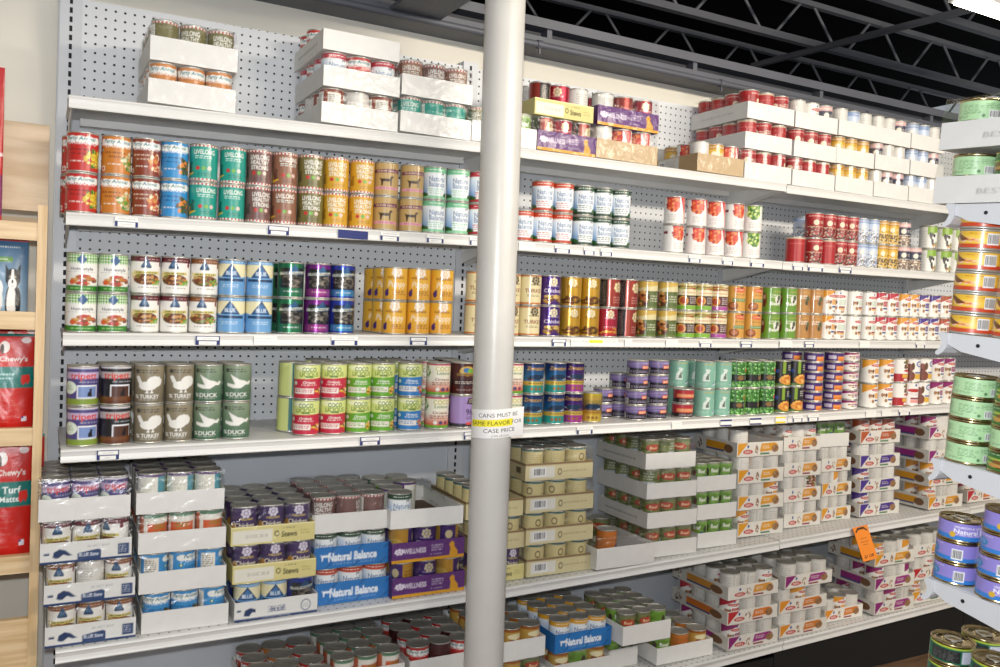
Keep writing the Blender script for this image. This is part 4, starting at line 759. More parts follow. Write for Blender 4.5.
def tray_mesh(k, W, Dp, h):
    t = TR[k]; mb = MB(); q = .11; c = t['col']; i = t['inner']
    mb.box(0, 0, 0, W, Dp, .08, c)
    for x0, y0, x1, y1 in ((0, 0, W, q), (0, Dp-q, W, Dp), (0, q, q, Dp-q), (W-q, q, W, Dp-q)): mb.box(x0, y0, .08, x1, y1, h, c)
    mb.box(q, q, .08, W-q, Dp-q, .1, i)
    mb.grid((0, -.012, 0), (W, 0, 0), (0, 0, h), t['f']); mb.grid((-.012, Dp, 0), (0, -Dp, 0), (0, 0, h), t['s']); mb.grid((W+.012, 0, 0), (0, Dp, 0), (0, 0, h), t['s'][:, ::-1])
    return mb
def film_mesh(W, Dp, H, n=.05, sag=0, h=2.5, lean=.22):
    """clear wrap: upright round the tray, then drawn in towards the can tops"""
    mb = MB(); e = .035; A = np.zeros((9, 16, 3))+1; hz = h+.05
    def sheet(o, du, dv, nrm, k=1.0):
        nrm = np.asarray(nrm, float)
        def bl(a, b): return nrm*(np.abs(rng.normal(0, n, a.shape))*k*(np.sin(a*PI)*np.sin(b*PI) > 1e-6))[..., None]-(np.array([0, 0, sag])*(np.sin(a*PI)*np.sin(b*PI))[..., None] if nrm[2] else 0)
        mb.grid(o, du, dv, A, 0, bl, True)
    for o, du, inn, nrm in (((-e, -e), (W+2*e, 0), (0, lean), (0, -1, 0)), ((-e, Dp+e), (0, -Dp-2*e), (lean, 0), (-1, 0, 0)), ((W+e, -e), (0, Dp+2*e), (-lean, 0), (1, 0, 0))):
        sheet((*o, .02), (*du, 0), (0, 0, hz), nrm, .5)
        s = lean*(1 if nrm[1] else -1) if False else 0
        sheet((*o, hz+.02), (*du, 0), (*inn, H-hz), nrm, 1.6)
    sheet((-e+lean, -e+lean, H+.02), (W+2*e-2*lean, 0, 0), (0, Dp-lean, 0), (0, 0, 1), .8)
    return mb
NCASE = [0]
def case(label, group, X, Yf, Z, W, tk, cans, nx=3, ny=4, full=False, cells=None, filmed=True, H=HT, layers=1, h=None, rz=0, sag=0, rx=0, depth=None, zs=1, crumple=False):
    """a cardboard tray with its cans under shrink film: moves as one thing"""
    h = h or TR[tk]['h']; p = (W-.3)/nx; pd = min(p, 3.0); Dp = depth or ny*pd+.3
    r = empty('case_of_cans', (X, Yf, Z), rz, rx); r.scale = (1, 1, zs); tag(r, label, 'case of cans', group)
    tray_mesh(tk, W, Dp, h).obj('tray', M['card'], r)
    for i in range(nx):
        for j in range(ny):
            if cells is not None:
                if (i, j) not in cells: continue
            elif not full and i > 0 and j > 0: continue
            k = cans[(i+j*2) % len(cans)] if j else cans[i % len(cans)]
            R = SPEC[D[k]['kind']][0]; sc = min(1.02, (min(p, pd)-.02)/(2*R*1.005))
            for l in range(layers):
                near = (i == 0 or j == 0) and l == layers-1
                o = link('can', can_meshes(k)[0] if near else mix_mesh(k), r, (.15+p*(i+.5), .15+pd*(j+.5), .11+l*(SPEC[D[k]['kind']][1]+.02)), face(X, '')+random.choice((0, 0, 0, 2.4, -.7, 1.3))*(random.random() < .6)+random.uniform(-.2, .2))
                o.scale = (sc, sc, 1)
                if near: link('label', can_meshes(k)[1], o)
    if filmed:
        film_mesh(W, Dp, H+.16, sag=sag, h=h).obj('shrink_film', M['film'], r)
    if crumple:                        # torn wrap bunched up at the empty end, over the bare brown pad
        MB().box(.15, .15, .12, W-.15, Dp-.15, .2, '#5f4534').obj('base_pad', M['card'], r)
        def bl(a, b): return np.stack([.3*np.sin(b*9), .35*np.sin(a*14)*np.cos(b*6), 1.3*np.sin(a*PI)*np.sin(b*PI)+.35*np.sin(a*17+b*7)+rng.normal(0, .1, a.shape)], -1)
        MB().grid((W*.62, .6, 1.9), (W*.36, 0, .3), (-.8, Dp*.8, 1.2), np.ones((22, 14, 3)), 0, bl, True).obj('shrink_film', M['film'], r)
    return r
def stack(s, ul, ur, Yf, loc, levels, ny=4, pitch=4.17, group=None, x0=None, W=None, nx=3, zoff=0, zs=1):
    zg = shelf_z(s, x_at(ul, Yf, -30) if x0 is None else x0)
    X = x_at(ul, Yf, zg) if x0 is None else x0
    z = max(shelf_z(s, X), 0*0+shelf_z(s, X+.1))+zoff
    if W is None: W = x_at(ur, Yf, shelf_z(s, X+9))-X
    zz = shelf_z(s, X+W); z = max(z, zz)+.03
    n = len(levels)
    for i, lv in enumerate(levels):
        tk, cans, desc = lv[:3]; opt = lv[3] if len(lv) > 3 else {}
        pos = '' if n == 1 else ((('lower of two in', 'upper of two in'), ('bottom of', 'middle of', 'top of'), ('bottom of', 'third down in', 'second down in', 'top of'))[n-2][i])
        opt = dict(opt); ox = opt.pop('ox', random.uniform(-.1, .1) if i else 0)-(.28*i if s > 4 else 0); oy = opt.pop('oy', random.uniform(-.1, .1) if i else 0); w2 = opt.pop('W', W)
        full = opt.pop('full', i == n-1 and s > 4)
        if s == 1 and ul > 700: opt.setdefault('h', 2.3)
        if s == 1 and ul < 500: opt.setdefault('h', 2.35)
        if s == 5 and tk.startswith('white'): opt.setdefault('h', 2.2)
        case(f'{desc}, {pos} {loc}' if pos else f'{desc}, {loc}', group or f'cases of cans on the {ORD[s]} shelf', X+ox, Yf+oy, z+i*pitch*zs, w2, tk, cans, nx, ny, full, zs=zs, **opt)
    return X, W, z
# top shelf, left to right
T1 = -12.7
stack(1, 147.7, 235.3, T1, 'leftmost stack on top shelf', [('white', ['pa_orange'], 'white tray of orange cans'), ('white', ['ll_olive'], 'white tray of olive cans')], zs=1.04)
stack(1, 321, 397.3, T1, 'second stack on top shelf', [('white', ['pa_brown', 'h_side', 'pa_brown'], 'white tray of brown and white cans'), ('white', ['nb_red', 'pa_red', 'nb_red'], 'white tray of red-rimmed cans'), ('whitecode', ['pa_red', 'nb_red'], 'open white tray with few cans', dict(cells=[(0, 2), (0, 3), (2, 3), (2, 2)], filmed=False))], zs=0.97)
stack(1, 400, 470.5, T1, 'third stack on top shelf', [('white', ['ll_teal'], 'white tray of teal cans'), ('white', ['ll_brown', 'll_mauve'], 'white tray of brown cans')], zs=1.03)
stack(1, 471.5, 536, T1, 'partly behind the pole on top shelf', [('white', ['ll_olive', 'nb_green', 'cs_beef'], 'white tray of olive cans')], zs=1.06)
stack(1, 537, 595.3, T1, 'first stack right of pole, top shelf', [('wellness', ['st_maroon', 'st_pink'], 'purple tray of red cans'), ('stews', ['st_maroon', 'st_pink', 'h_side'], 'yellow tray of red cans', dict(ox=-.6, filmed=False))], zs=1.06)
stack(1, 596, 656.8, T1, 'second right of pole, top shelf', [('kraft', ['h_side', 'sw_red', 'sw_red'], 'brown tray of red-and-white cans'), ('wellness', ['h_side', 'st_maroon', 'st_pink'], 'purple tray of maroon cans')], zs=1.06)
stack(1, 697, 743, -12.9, 'with paper label, on top shelf', [('kraft', ['h_side', 'rd_yellow', 'sw_red'], 'brown tray of pale cans')], zs=1.06)
stack(1, 744.2, 790.5, T1, 'tall red can stack on top shelf', [('white', ['rd_red', 'red_plain', 'rd_red'], 'white tray of red cans'), ('white', ['red_plain', 'rd_red', 'red_plain'], 'white tray of red cans'), ('whitetext', ['rd_red', 'red_plain', 'rd_red'], 'white tray of red cans')], zs=1.06)
stack(1, 792, 834, T1, 'stack beside the yellow cans, top shelf', [('white', ['rd_red', 'red_plain', 'red_plain'], 'white tray of red cans'), ('white', ['rd_red', 'rd_red', 'rd_red'], 'white tray of round-badge red cans'), ('white', ['h_side', 'h_plain', 'rd_pink'], 'white tray of pale cans')], zs=1.06)
stack(1, 835, 872.5, T1, 'yellow can stack on top shelf', [('white', ['rd_yellow'], 'white tray of yellow cans'), ('white', ['rd_yellow'], 'white tray of yellow cans'), ('white', ['h_side', 'rd_blue', 'h_side'], 'white tray of whitish cans')], zs=1.06)
stack(1, 873.3, 907.5, T1, 'stack right of the yellow cans, top shelf', [('white', ['h_side', 'rd_pink', 'rd_pink'], 'white tray of pink-topped cans'), ('white', ['rd_pink', 'h_side', 'h_side'], 'white tray of white cans'), ('white', ['h_side', 'h_side', 'rd_pink'], 'white tray of whitish cans')], zs=1.06)
stack(1, 908.3, 941, T1, 'rightmost stack on top shelf', [('white', ['rd_blue', 'rd_blue', 'h_side'], 'white tray of pale blue cans'), ('white', ['rd_blue', 'rd_blue', 'rd_pink'], 'white tray of pale blue cans'), ('white', ['rd_blue', 'rd_blue', 'h_side'], 'white tray of pale blue cans')], zs=1.06)
# fifth shelf
stack(5, 44.5, 135.5, -14.4, 'leftmost stack on fifth shelf', [('blue', ['bb_brown'], 'navy-printed tray of brown-top cans'), ('blue', ['bb_brown', 'h_side', 'bb_brown'], 'navy-printed tray of brown-top cans'), ('blue', ['bb_maroon'], 'navy-printed tray of maroon-top cans'), ('white', ['tr_purple'], 'white tray of violet cans')])
stack(5, 141, 228, -14.3, 'second stack on fifth shelf', [('white', ['pa_blue'], 'white tray of blue cans'), ('white', ['pa_blue'], 'white tray of blue cans'), ('white', ['cs_coco'], 'white tray of orange-base cans'), ('white', ['cs_white'], 'white tray of purple-edged cans')])
stack(5, 234, 317, -14.7, 'third stack on fifth shelf', [('bluelight', ['bb_light', 'bb_light', 'wild_blue'], 'navy-printed tray of light blue cans'), ('stews', ['cs_chicken'], 'yellow tray of purple cans'), ('stews', ['cs_chicken'], 'yellow tray of purple cans')])
stack(5, 314.5, 391, -13.2, 'fourth stack on fifth shelf', [('nbal', ['nb_orange'], 'blue tray of orange-top cans'), ('nbal', ['nb_green'], 'blue tray of green-top cans'), ('white', ['ll_mauve'], 'white tray of mauve check-rim cans')])
X5, W5, z5 = stack(5, 391.8, 464, -14.4, 'stack left of the pole, fifth shelf', [('wellness', ['cs_pup', 'st_purple', 'cs_pup'], 'purple and gold tray of golden cans'), ('wellness', ['cs_pup', 'st_purple', 'cs_pup'], 'purple and gold tray of golden cans'), ('white', ['nb_green', 'cs_beef', 'cs_white'], 'half-empty white tray with crumpled film', dict(cells=[(0, 0), (0, 1), (0, 2), (1, 2), (1, 3), (0, 3)], filmed=False, crumple=True))])
stack(5, 0, 0, -13.3, 'stack hidden mostly by the pole', [('stews', ['cs_chicken'], 'yellow tray of purple cans'), ('cream', ['cs_cream'], 'cream tray of cream cans'), ('cream', ['cs_cream'], 'cream tray with one row of cream cans', dict(cells=[(0, 0), (0, 1), (0, 2), (0, 3)], filmed=False))], x0=45.3, W=8.2)
stack(5, 526, 592.8, -13.8, 'cream stack right of the pole', [('cream', ['cs_cream'], 'cream tray of cream cans')]*4)
stack(5, 596, 653.6, -15.2, 'on fifth shelf', [('white', ['cs_orange', 'cs_red', 'cs_red'], 'small open white tray with one orange can', dict(cells=[(1, 1), (0, 2), (1, 3), (2, 3)], h=2.8, sag=1.8, ox=0))])
stack(5, 646.5, 696, -14, 'sage can stack on fifth shelf', [('white', ['cs_red', 'cs_red', 'cs_red'], 'white tray of sage cans'), ('whitecode', ['cs_red'], 'white tray of sage cans'), ('white', ['cs_red'], 'white tray of sage cans'), ('whitecode', ['cs_red'], 'white tray of sage cans')])
stack(5, 697, 736, -13.4, 'leaf green stack on fifth shelf', [('white', ['cs_beef'], 'white tray of green cans'), ('white', ['cs_beef'], 'white tray of green cans'), ('whitecode', ['cs_beef'], 'white tray of green cans')])
stack(5, 737, 782.5, -12.1, 'yellow-corner stack on fifth shelf', [('hy', ['h_yellow', 'h_side', 'h_side'], 'yellow-cornered tray of white cans'), ('hy', ['h_side', 'h_side', 'h_yellow'], 'yellow-cornered tray of white cans'), ('hy', ['h_yellow', 'h_side', 'h_side'], 'yellow-cornered tray of white cans'), ('hy', ['h_yellow'], 'yellow-cornered tray with few cans', dict(cells=[(0, 0), (0, 1), (0, 2)], sag=1.2))], ny=3, pitch=4.1)
stack(5, 783.3, 820, -11.3, 'second white-can stack on fifth shelf', [('hs', ['h_side', 'h_plain', 'h_side'], 'yellow-striped tray of white cans'), ('hs', ['h_side', 'h_side', 'h_redband'], 'yellow-striped tray of white cans'), ('hs', ['h_side'], 'yellow-striped tray of white cans'), ('hs', ['h_plain'], 'yellow-striped tray of white cans')], ny=3, pitch=4.1)
stack(5, 820.8, 850, -10.9, 'narrow stack under the green-can tray', [('hy', ['h_side', 'h_side', 'h_side'], 'yellow-cornered tray of white cans'), ('hy', ['h_side', 'h_yellow', 'h_side'], 'yellow-cornered tray of white cans'), ('hs', ['h_side', 'h_side', 'h_plain'], 'yellow-striped tray of white cans'), ('white', ['cs_beef'], 'white tray of green cans', dict(ox=-.5))], ny=3, pitch=4.1)
stack(5, 859, 898.5, -12.0, 'purple-corner stack on fifth shelf', [('hp', ['h_purple', 'h_side', 'h_side'], 'purple-cornered tray of white cans'), ('hp', ['h_purple', 'h_side', 'h_purple'], 'purple-cornered tray of white cans'), ('hp', ['h_purple', 'h_side', 'h_purple'], 'purple-cornered tray of white cans'), ('hu', ['h_rust'], 'rust-cornered tray of white cans')], ny=3, pitch=4.1)
stack(5, 0, 0, -13.8, 'stack behind the mint cans, fifth shelf', [('hy', ['h_yellow', 'h_side', 'h_yellow'], 'yellow-cornered tray of cans'), ('hy', ['h_yellow', 'h_side', 'h_yellow'], 'yellow-cornered tray of cans'), ('hm', ['h_side'], 'magenta-cornered tray of cans'), ('hm', ['h_magenta'], 'magenta-cornered tray of cans')], ny=3, pitch=4.1, x0=134.3, W=9.5)
stack(5, 0, 0, -13.8, 'rightmost stack on fifth shelf', [('hr', ['h_red', 'h_side', 'h_red'], 'red-cornered tray of white cans'), ('hr', ['h_side'], 'red-cornered tray of white cans'), ('hr', ['h_red'], 'red-cornered tray of white cans')], ny=3, pitch=4.1, x0=145.2, W=9.5)
stack(3, 0, 0, -10.5, 'far case past the third shelf cans', [('hm', ['h_magenta', 'h_side', 'h_side'], 'magenta-cornered tray of white cans')], ny=3, x0=146, W=9.6)
# bottom shelf
stack(6, 0, 0, -14.6, 'leftmost stack on bottom shelf', [('white', ['pa_red'], 'tray of dark-lidded cans'), ('white', ['pa_red', 'pa_orange'], 'tray of red-label cans')], x0=19.4, W=9.3)
stack(6, 0, 0, -12.5, 'second stack on bottom shelf', [('white', ['co_green'], 'tray of cans'), ('white', ['cs_coco', 'cs_coco', 'cs_coco'], 'tray of orange-base cans')], x0=29.1, W=9.0)
stack(6, 0, 0, -12.7, 'third stack on bottom shelf', [('white', ['pa_red'], 'tray of cans'), ('white', ['pa_red', 'fromm', 'pa_red'], 'tray of dark red cans')], x0=38.5, W=9.2, zoff=-.9)
stack(6, 0, 0, -12.8, 'behind the pole on bottom shelf', [('white', ['cs_red', 'cs_gold'], 'white tray of golden cans'), ('whitecode', ['cs_gold', 'cs_gold', 'cs_gold'], 'white tray of golden cans', dict(filmed=False))], x0=48.6, W=9.2)
stack(6, 0, 0, -13.9, 'stack right of the pole, bottom shelf', [('white', ['cs_gold', 'cs_beef'], 'white tray of golden cans'), ('nbal', ['nb_yellow'], 'blue tray of yellow-band cans', dict(ox=.3, filmed=False))], x0=58.4, W=9.1)
stack(6, 0, 0, -13.0, 'lowest under the sage can tray, bottom shelf', [('white', ['cs_beef', 'cs_red'], 'narrow white tray of green cans')], x0=67.9, W=5.0, nx=2)
case('white tray of sage cans overhanging the mixed orange tray, bottom shelf', 'cases of cans on the bottom shelf', 67.8, -16.1, shelf_z(6, 76)+4.35, 8.2, 'white', ['cs_red', 'cs_red', 'cs_beef'], 3, 4, True, filmed=False)
stack(6, 0, 0, -15.4, 'in front at the bottom shelf', [('white', ['cs_beef', 'cs_orange', 'cs_gold'], 'low white tray of mixed orange cans', dict(full=True, filmed=False))], ny=4, x0=74.4, W=10.2, zs=0.9)
stack(6, 0, 0, -16.3, 'red-corner stack on bottom shelf', [('hm', ['h_magenta', 'h_side', 'h_side'], 'magenta-cornered tray of white cans'), ('hr', ['h_red', 'h_side', 'h_side'], 'red-cornered tray of white cans'), ('hs', ['h_side', 'h_side', 'h_plain'], 'yellow-striped tray of white cans')], ny=4, x0=86.7, W=10.0, pitch=4.15, zs=0.9)
stack(6, 0, 0, -16.4, 'magenta-topped stack on bottom shelf', [('ho', ['h_yellow', 'h_side', 'h_side'], 'orange-cornered tray of white cans'), ('ho', ['h_side', 'h_yellow', 'h_side'], 'orange-cornered tray of white cans'), ('hm', ['h_side', 'h_side', 'h_side'], 'magenta-cornered tray of white cans', dict(ox=1.1))], ny=4, pitch=4.15, x0=96.95, W=10.2, zs=0.9)
stack(6, 0, 0, -15.0, 'beside the gap on bottom shelf', [('ho', ['h_side', 'h_yellow', 'h_side'], 'single low orange-cornered tray', dict(cells=[(0, 0), (1, 0), (2, 0), (0, 1), (2, 1)], filmed=False)), ], ny=3, x0=108.3, W=8.9, zs=0.9)
stack(6, 0, 0, -16.4, 'stack under the orange tag', [('hm', ['h_side', 'h_magenta', 'h_side'], 'magenta-cornered tray of white cans'), ('hm', ['h_magenta', 'h_side', 'h_magenta'], 'magenta-cornered tray of white cans'), ('hy', ['h_yellow', 'h_side', 'h_yellow'], 'yellow-cornered tray of white cans')], ny=3, x0=118.3, W=9.9, pitch=4.25, zs=0.94)
stack(6, 0, 0, -15.8, 'rightmost stack on bottom shelf', [('hy', ['h_yellow', 'h_side', 'h_side'], 'yellow-cornered tray of white cans'), ('hr', ['h_side', 'h_plain', 'h_side'], 'red-cornered tray of white cans'), ('hs', ['h_side'], 'yellow-striped tray of white cans')], ny=3, x0=128.5, W=9.9, pitch=4.25, zs=0.94)

# ------------------------------------------------------------------ price tags on the rails
def ptag_art(kind):
    a = Art(0, 2.4, 48, 22, '#ecebe6', asp=1.9, ss=4); nv = '#24306c'
    if kind == 'corner': a.lines(.3, .7, 2.1, .9, 1, '#8a8a90').r(.0, .5, 2.4, .56, nv).r(0, 0, .3, .5, nv).r(2.1, 0, 2.4, .5, nv).lines(.6, .18, 1.8, .36, 1, '#a8a8a8')
    if kind == 'frame': a.r(0, .0, 2.4, 1, nv).r(.16, .52, 2.26, .9, '#ecebe6').r(.35, .02, 2.05, .42, '#ecebe6').lines(.7, .62, 1.8, .76, 1, '#9a9aa0').lines(.9, .14, 1.5, .3, 1, '#9a9aa0')
    if kind == 'solid': a.r(0, 0, 2.4, 1, nv)
    if kind == 'text': a.lines(.1, .62, 2.3, .86, 1, '#b8b8b8').lines(.1, .3, 2.3, .5, 1, '#c4c4c4')
    if kind == 'bars': a.r(0, .72, 2.4, 1, nv).r(0, 0, 2.4, .22, nv)
    if kind == 'yellow': a.r(0, .75, 2.4, 1, '#e8d02c').r(0, 0, 2.4, .28, '#e8d02c').lines(.3, .42, 2.1, .58, 1, '#aaa')
    if kind == 'strip': a.r(.9, .5, 1.6, .9, '#ece23c').lines(.1, .55, .85, .8, 1, '#9a9a9a').lines(1.65, .55, 2.3, .8, 1, '#9a9a9a').lines(.9, .1, 1.4, .3, 1, '#aaa')
    return a.out()
PT = {k: ptag_art(k) for k in ('corner', 'frame', 'solid', 'text', 'bars', 'yellow', 'strip')}
PD = {'corner': 'white price tag with navy corners', 'frame': 'navy framed white price tag', 'solid': 'solid navy price tag', 'text': 'plain white price tag', 'bars': 'price tag with two navy bars', 'yellow': 'price tag with two yellow bars', 'strip': 'long white tag with yellow patch'}
TAGS = {2: [(115, 138, 'corner'), (268, 289, 'frame'), (338, 368, 'solid'), (380.5, 399, 'corner'), (427, 443.5, 'corner'), (470, 484, 'corner'), (519, 535, 'text'), (555, 570, 'corner'), (584, 594.5, 'corner'), (600.5, 612, 'corner'), (689, 700.5, 'corner'), (722.5, 733, 'corner'), (750.5, 764, 'corner'), (793, 803, 'corner'), (808, 823, 'corner'), (839, 851.5, 'frame')],
        3: [(195.5, 220, 'frame'), (254, 277, 'text'), (331.5, 357.5, 'corner'), (410, 427, 'frame'), (552, 566, 'frame'), (571, 618, 'strip'), (625, 632, 'text'), (666, 677.6, 'text'), (699.7, 711.4, 'corner'), (740.5, 752, 'frame'), (780, 792, 'text'), (804.5, 814, 'frame'), (859.6, 869.5, 'text'), (916, 925, 'corner')],
        4: [(96.7, 119, 'frame'), (360, 380, 'frame'), (463.8, 476, 'frame'), (577, 592.6, 'corner'), (672, 681.5, 'text'), (720.5, 731.7, 'bars'), (750, 761.3, 'bars'), (775.5, 785.3, 'yellow'), (793, 802.4, 'corner'), (808, 818.5, 'corner'), (866, 876, 'text'), (882, 891, 'text'), (899, 910, 'corner')]}
for s, l in TAGS.items():
    seen = {}
    for n, (a, b, k) in enumerate(l):
        Yt = -SD[s]-.06; zz = shelf_z(s, x_at(a, Yt, shelf_z(s, 60)))-.72
        x0, x1 = x_at(a, Yt, zz), x_at(b, Yt, zz); zz = shelf_z(s, x0)-.7
        ht = .95; mb = MB().grid((0, -.02, -ht/2), (x1-x0, 0, 0), (0, 0, ht), PT[k]); mb.box(0, -.015, -ht/2, x1-x0, .03, ht/2, '#e8e8e4')
        o = mb.obj('shelf_price_tag', M['paper'], None, (x0, Yt, zz))
        xm = (x0+x1)/2; cc = [c for c in CANS if c['shelf'] == s and not c['extra']]; near = min(cc, key=lambda c: abs(c['X']-xm))
        lab = f"{PD[k]}, {ORD[s]} rail, below {D[near['k']]['desc']}"
        tag(o, lab, 'price tag', f'price tags on the {ORD[s]} shelf rail'); o['_x'] = xm
# orange offer tag
a = Art(0, 2, 40, 84, '#f08a24', asp=1.0, ss=4); a.asp = 4.6/2/1.0*.95
a.p([(.2, .86), (.6, .96), (1.4, .96), (1.8, .86), (1.75, .82), (1.35, .9), (.65, .9), (.25, .82)], '#3a2414').lines(.55, .62, 1.4, .66, 1, '#7a4414').lines(.5, .52, 1.5, .56, 1, '#7a4414').lines(.7, .44, 1.3, .48, 1, '#7a4414').t(1.0, .13, .085, '$1 Off', '#3a2414', w=1.25)
q = on_y(852.5, 528, -15.6); q2 = on_y(867, 524.5, -15.6); q3 = on_y(863.5, 562, -17.2)
og = MB().grid(tuple(q3-q), tuple(q2-q), tuple(q-q3), a.out())
oo = og.obj('offer_tag', M['paper'], None, tuple(q)); sm = oo.modifiers.new('thick', 'SOLIDIFY'); sm.thickness = .0006
tag(oo, 'bright orange offer tag hanging askew from the fifth shelf rail', 'tag')

# ------------------------------------------------------------------ facing gondola, seen from its end
GX, GY, TL = 51.35, -70.75, .063
zt = {1: 10.95, 2: 2.3, 3: -6.28, 4: -14.5, 5: -22.9}
for i, z in zt.items():
    r = empty('aisle_shelf', (GX, GY, z), 0, TL); tag(r, f'white end shelf of the facing aisle, {("highest", "second down", "third down", "fourth down", "lowest")[i-1]} at right edge', 'shelf', 'shelves of the facing aisle')
    MB().box(.2, -14, -.3, 47, -.5, 0).obj('deck', M['shelf'], r)
    lip = [(-.6, 0), (-.1, .02), (.02, -.06), (-.02, -.25), (-.22, -.5), (-.26, -.8), (-.12, -1.1), (.1, -1.35), (.08, -1.5), (-.1, -1.56), (-.42, -1.35), (-.62, -1.0), (-.66, -.5)]
    MB().prism(lip, -.15, 47, smooth=False).obj('price_rail', M['upright'], r)
    MB().prism([(-.62, -.02), (-.62, -.75), (-1.6, -1.15), (-14, -2.6), (-14, -.02)], 0, .2).obj('end_bracket', M['upright'], r)
    mb = MB(); n = 10
    mb.lathe([(.13, 0), (.13, .03)], 14); o = mb.obj('bolt_hole', M['slot'], r, (-.01, -2.75, -.62)); o.rotation_euler = (0, -PI/2, 0)
    cz = (z+ZF)
up = empty('aisle_upright', (GX+1, -85.8, -ZF)); tag(up, 'end upright post of the facing aisle shelving beyond the right frame edge', 'upright')
MB().box(-1, -.8, 0, 1, .8, ZF+18).box(-1, -.6, 0, 46, .6, 4).obj('post', M['upright'], up)
def gpile(i, key, n, yc, xo, what, zs=1.0, sk=0):
    r, h = SPEC['big']
    for k in range(n):
        y = -(GY-yc); loc = Vector((xo, yc-GY, .02+k*(h*zs+.012)))
        m = Matrix.Rotation(TL, 3, 'X'); w = m @ loc
        kk = key[k % len(key)] if isinstance(key, list) else key
        o = loose(kk, GX+w.x+random.uniform(-.03, .03), GY+w.y+random.uniform(-.03, .03), zt[i]+w.z, 0, 'aisle', (k, n), what, 'flat cans on the facing aisle')
        o.rotation_euler = Euler((TL, 0, 0)); o.rotation_euler = (Matrix.Rotation(TL, 3, 'X') @ Matrix.Rotation(-1.0+random.uniform(-.2, .2), 3, 'Z')).to_euler(); o.scale = (1, 1, zs)
r1 = 1.55
gpile(2, 'big_yellow', 6, -71.95, r1, 'front yellow pile', .95)
gpile(2, 'big_yellow', 5, -75.0, r1, 'second yellow pile', .95)
gpile(3, 'big_mint', 4, -72.2, r1, 'front mint pile')
gpile(3, ['big_cat', 'big_mint', 'big_cat'], 4, -75.2, r1-.1, 'second mint pile')
gpile(4, ['big_lilac2', 'big_lilac2', 'big_lilac'], 3, -71.8, r1, 'front lilac pile')
gpile(4, ['big_lilac', 'big_lilac2', 'big_lilac2', 'big_lilac'], 4, -74.9, r1-.1, 'second lilac pile')
gpile(5, 'big_dark', 3, -71.7, r1, 'front lowest pile')
gpile(5, 'big_dark', 3, -74.7, r1-.1, 'second lowest pile')
gpile(5, 'big_dark', 3, -71.9, r1+3.1, 'inner lowest pile')
for k in range(2):
    loc = Matrix.Rotation(TL, 3, 'X') @ Vector((0, 1.0, .03+k*3.62))
    r = empty('case_of_cans', (GX-.15, GY+loc.y, zt[1]+loc.z)); r.rotation_euler = (Matrix.Rotation(TL, 3, 'X') @ Matrix.Rotation(-PI/2, 3, 'Z')).to_euler()
    tag(r, ('lower', 'upper')[k]+' film-wrapped white tray of flat mint cans on the facing aisle', 'case of cans', 'cases of flat mint cans')
    W, Dp = 12.2, 9.1
    mb = MB(); t = TR['best']; mb.box(0, 0, 0, W, Dp, .08, t['col'])
    for x0, y0, x1, y1 in ((0, 0, W, .1), (0, Dp-.1, W, Dp), (0, .1, .1, Dp-.1), (W-.1, .1, W, Dp-.1)): mb.box(x0, y0, .08, x1, y1, 1.8, t['col'])
    mb.grid((0, -.012, 0), (W, 0, 0), (0, 0, 1.8), t['s']).obj('tray', M['card'], r)
    for i in range(4):
        for j in range(3):
            for l in range(2):
                if l == 0 and j: continue
                key = 'big_mint' if i in (0, 2) else 'big_cat'
                o = link('can', mix_mesh(key), r, (.2+1.48+i*2.95, .2+1.45+j*2.9, .1+l*1.62), random.uniform(-.3, .3)); o.scale = (1.0, 1.0, 1.08)
    film_mesh(W, Dp, 3.36, n=.04, h=1.8).obj('shrink_film', M['film'], r)

# ------------------------------------------------------------------ wooden display rack at the left
RY = -12.0
rk = empty('wooden_rack', (-2.3, RY, -ZF)); tag(rk, 'pale pine display rack holding red bags at the left edge', 'rack')
MB().box(-.42, 0, 0, .42, 1.6, ZF+10.8).obj('side_post', M['wood_v'], rk)
MB().box(-.35, 9.5, 0, .45, 11, ZF+11.6).obj('rear_post', M['wood_v'], rk)
for z in (9.05, .3, -11.15, -23.85):
    MB().box(-30, .1, ZF+z-1.75, -.42, 1.0, ZF+z).box(-30, 1.0, ZF+z-1.2, -.42, 10.8, ZF+z-.45).obj('shelf_board', M['wood_h'], rk)
MB().box(-30, .1, ZF-44, -.42, .9, ZF-30.2).box(-30, .9, ZF-44, -.42, 10.8, ZF-43.2).obj('bottom_bin', M['wood_h'], rk)
MB().box(-30.8, 0, 0, -30, 11, ZF+10.8).obj('side_panel', M['wood_v'], rk)
MB().box(-30, 10.2, ZF+9.3, -.3, 10.8, ZF+10.2).obj('top_rail', M['wood_h'], rk)
q0, q1 = on_y(-20, 207, -9), on_y(50, 122.5, -9)
bb_ = MB().hexa([(q0[0], -9, q0[2]), (q1[0], -9, q0[2]), (q1[0], -8.2, q0[2]), (q0[0], -8.2, q0[2])], [(q0[0], -7.2, q1[2]), (q1[0], -7.2, q1[2]), (q1[0], -6.4, q1[2]), (q0[0], -6.4, q1[2])]).obj('header_board', M['bamboo'], rk)
bb_.location = Vector((2.3*U, -RY*U, ZF*U))
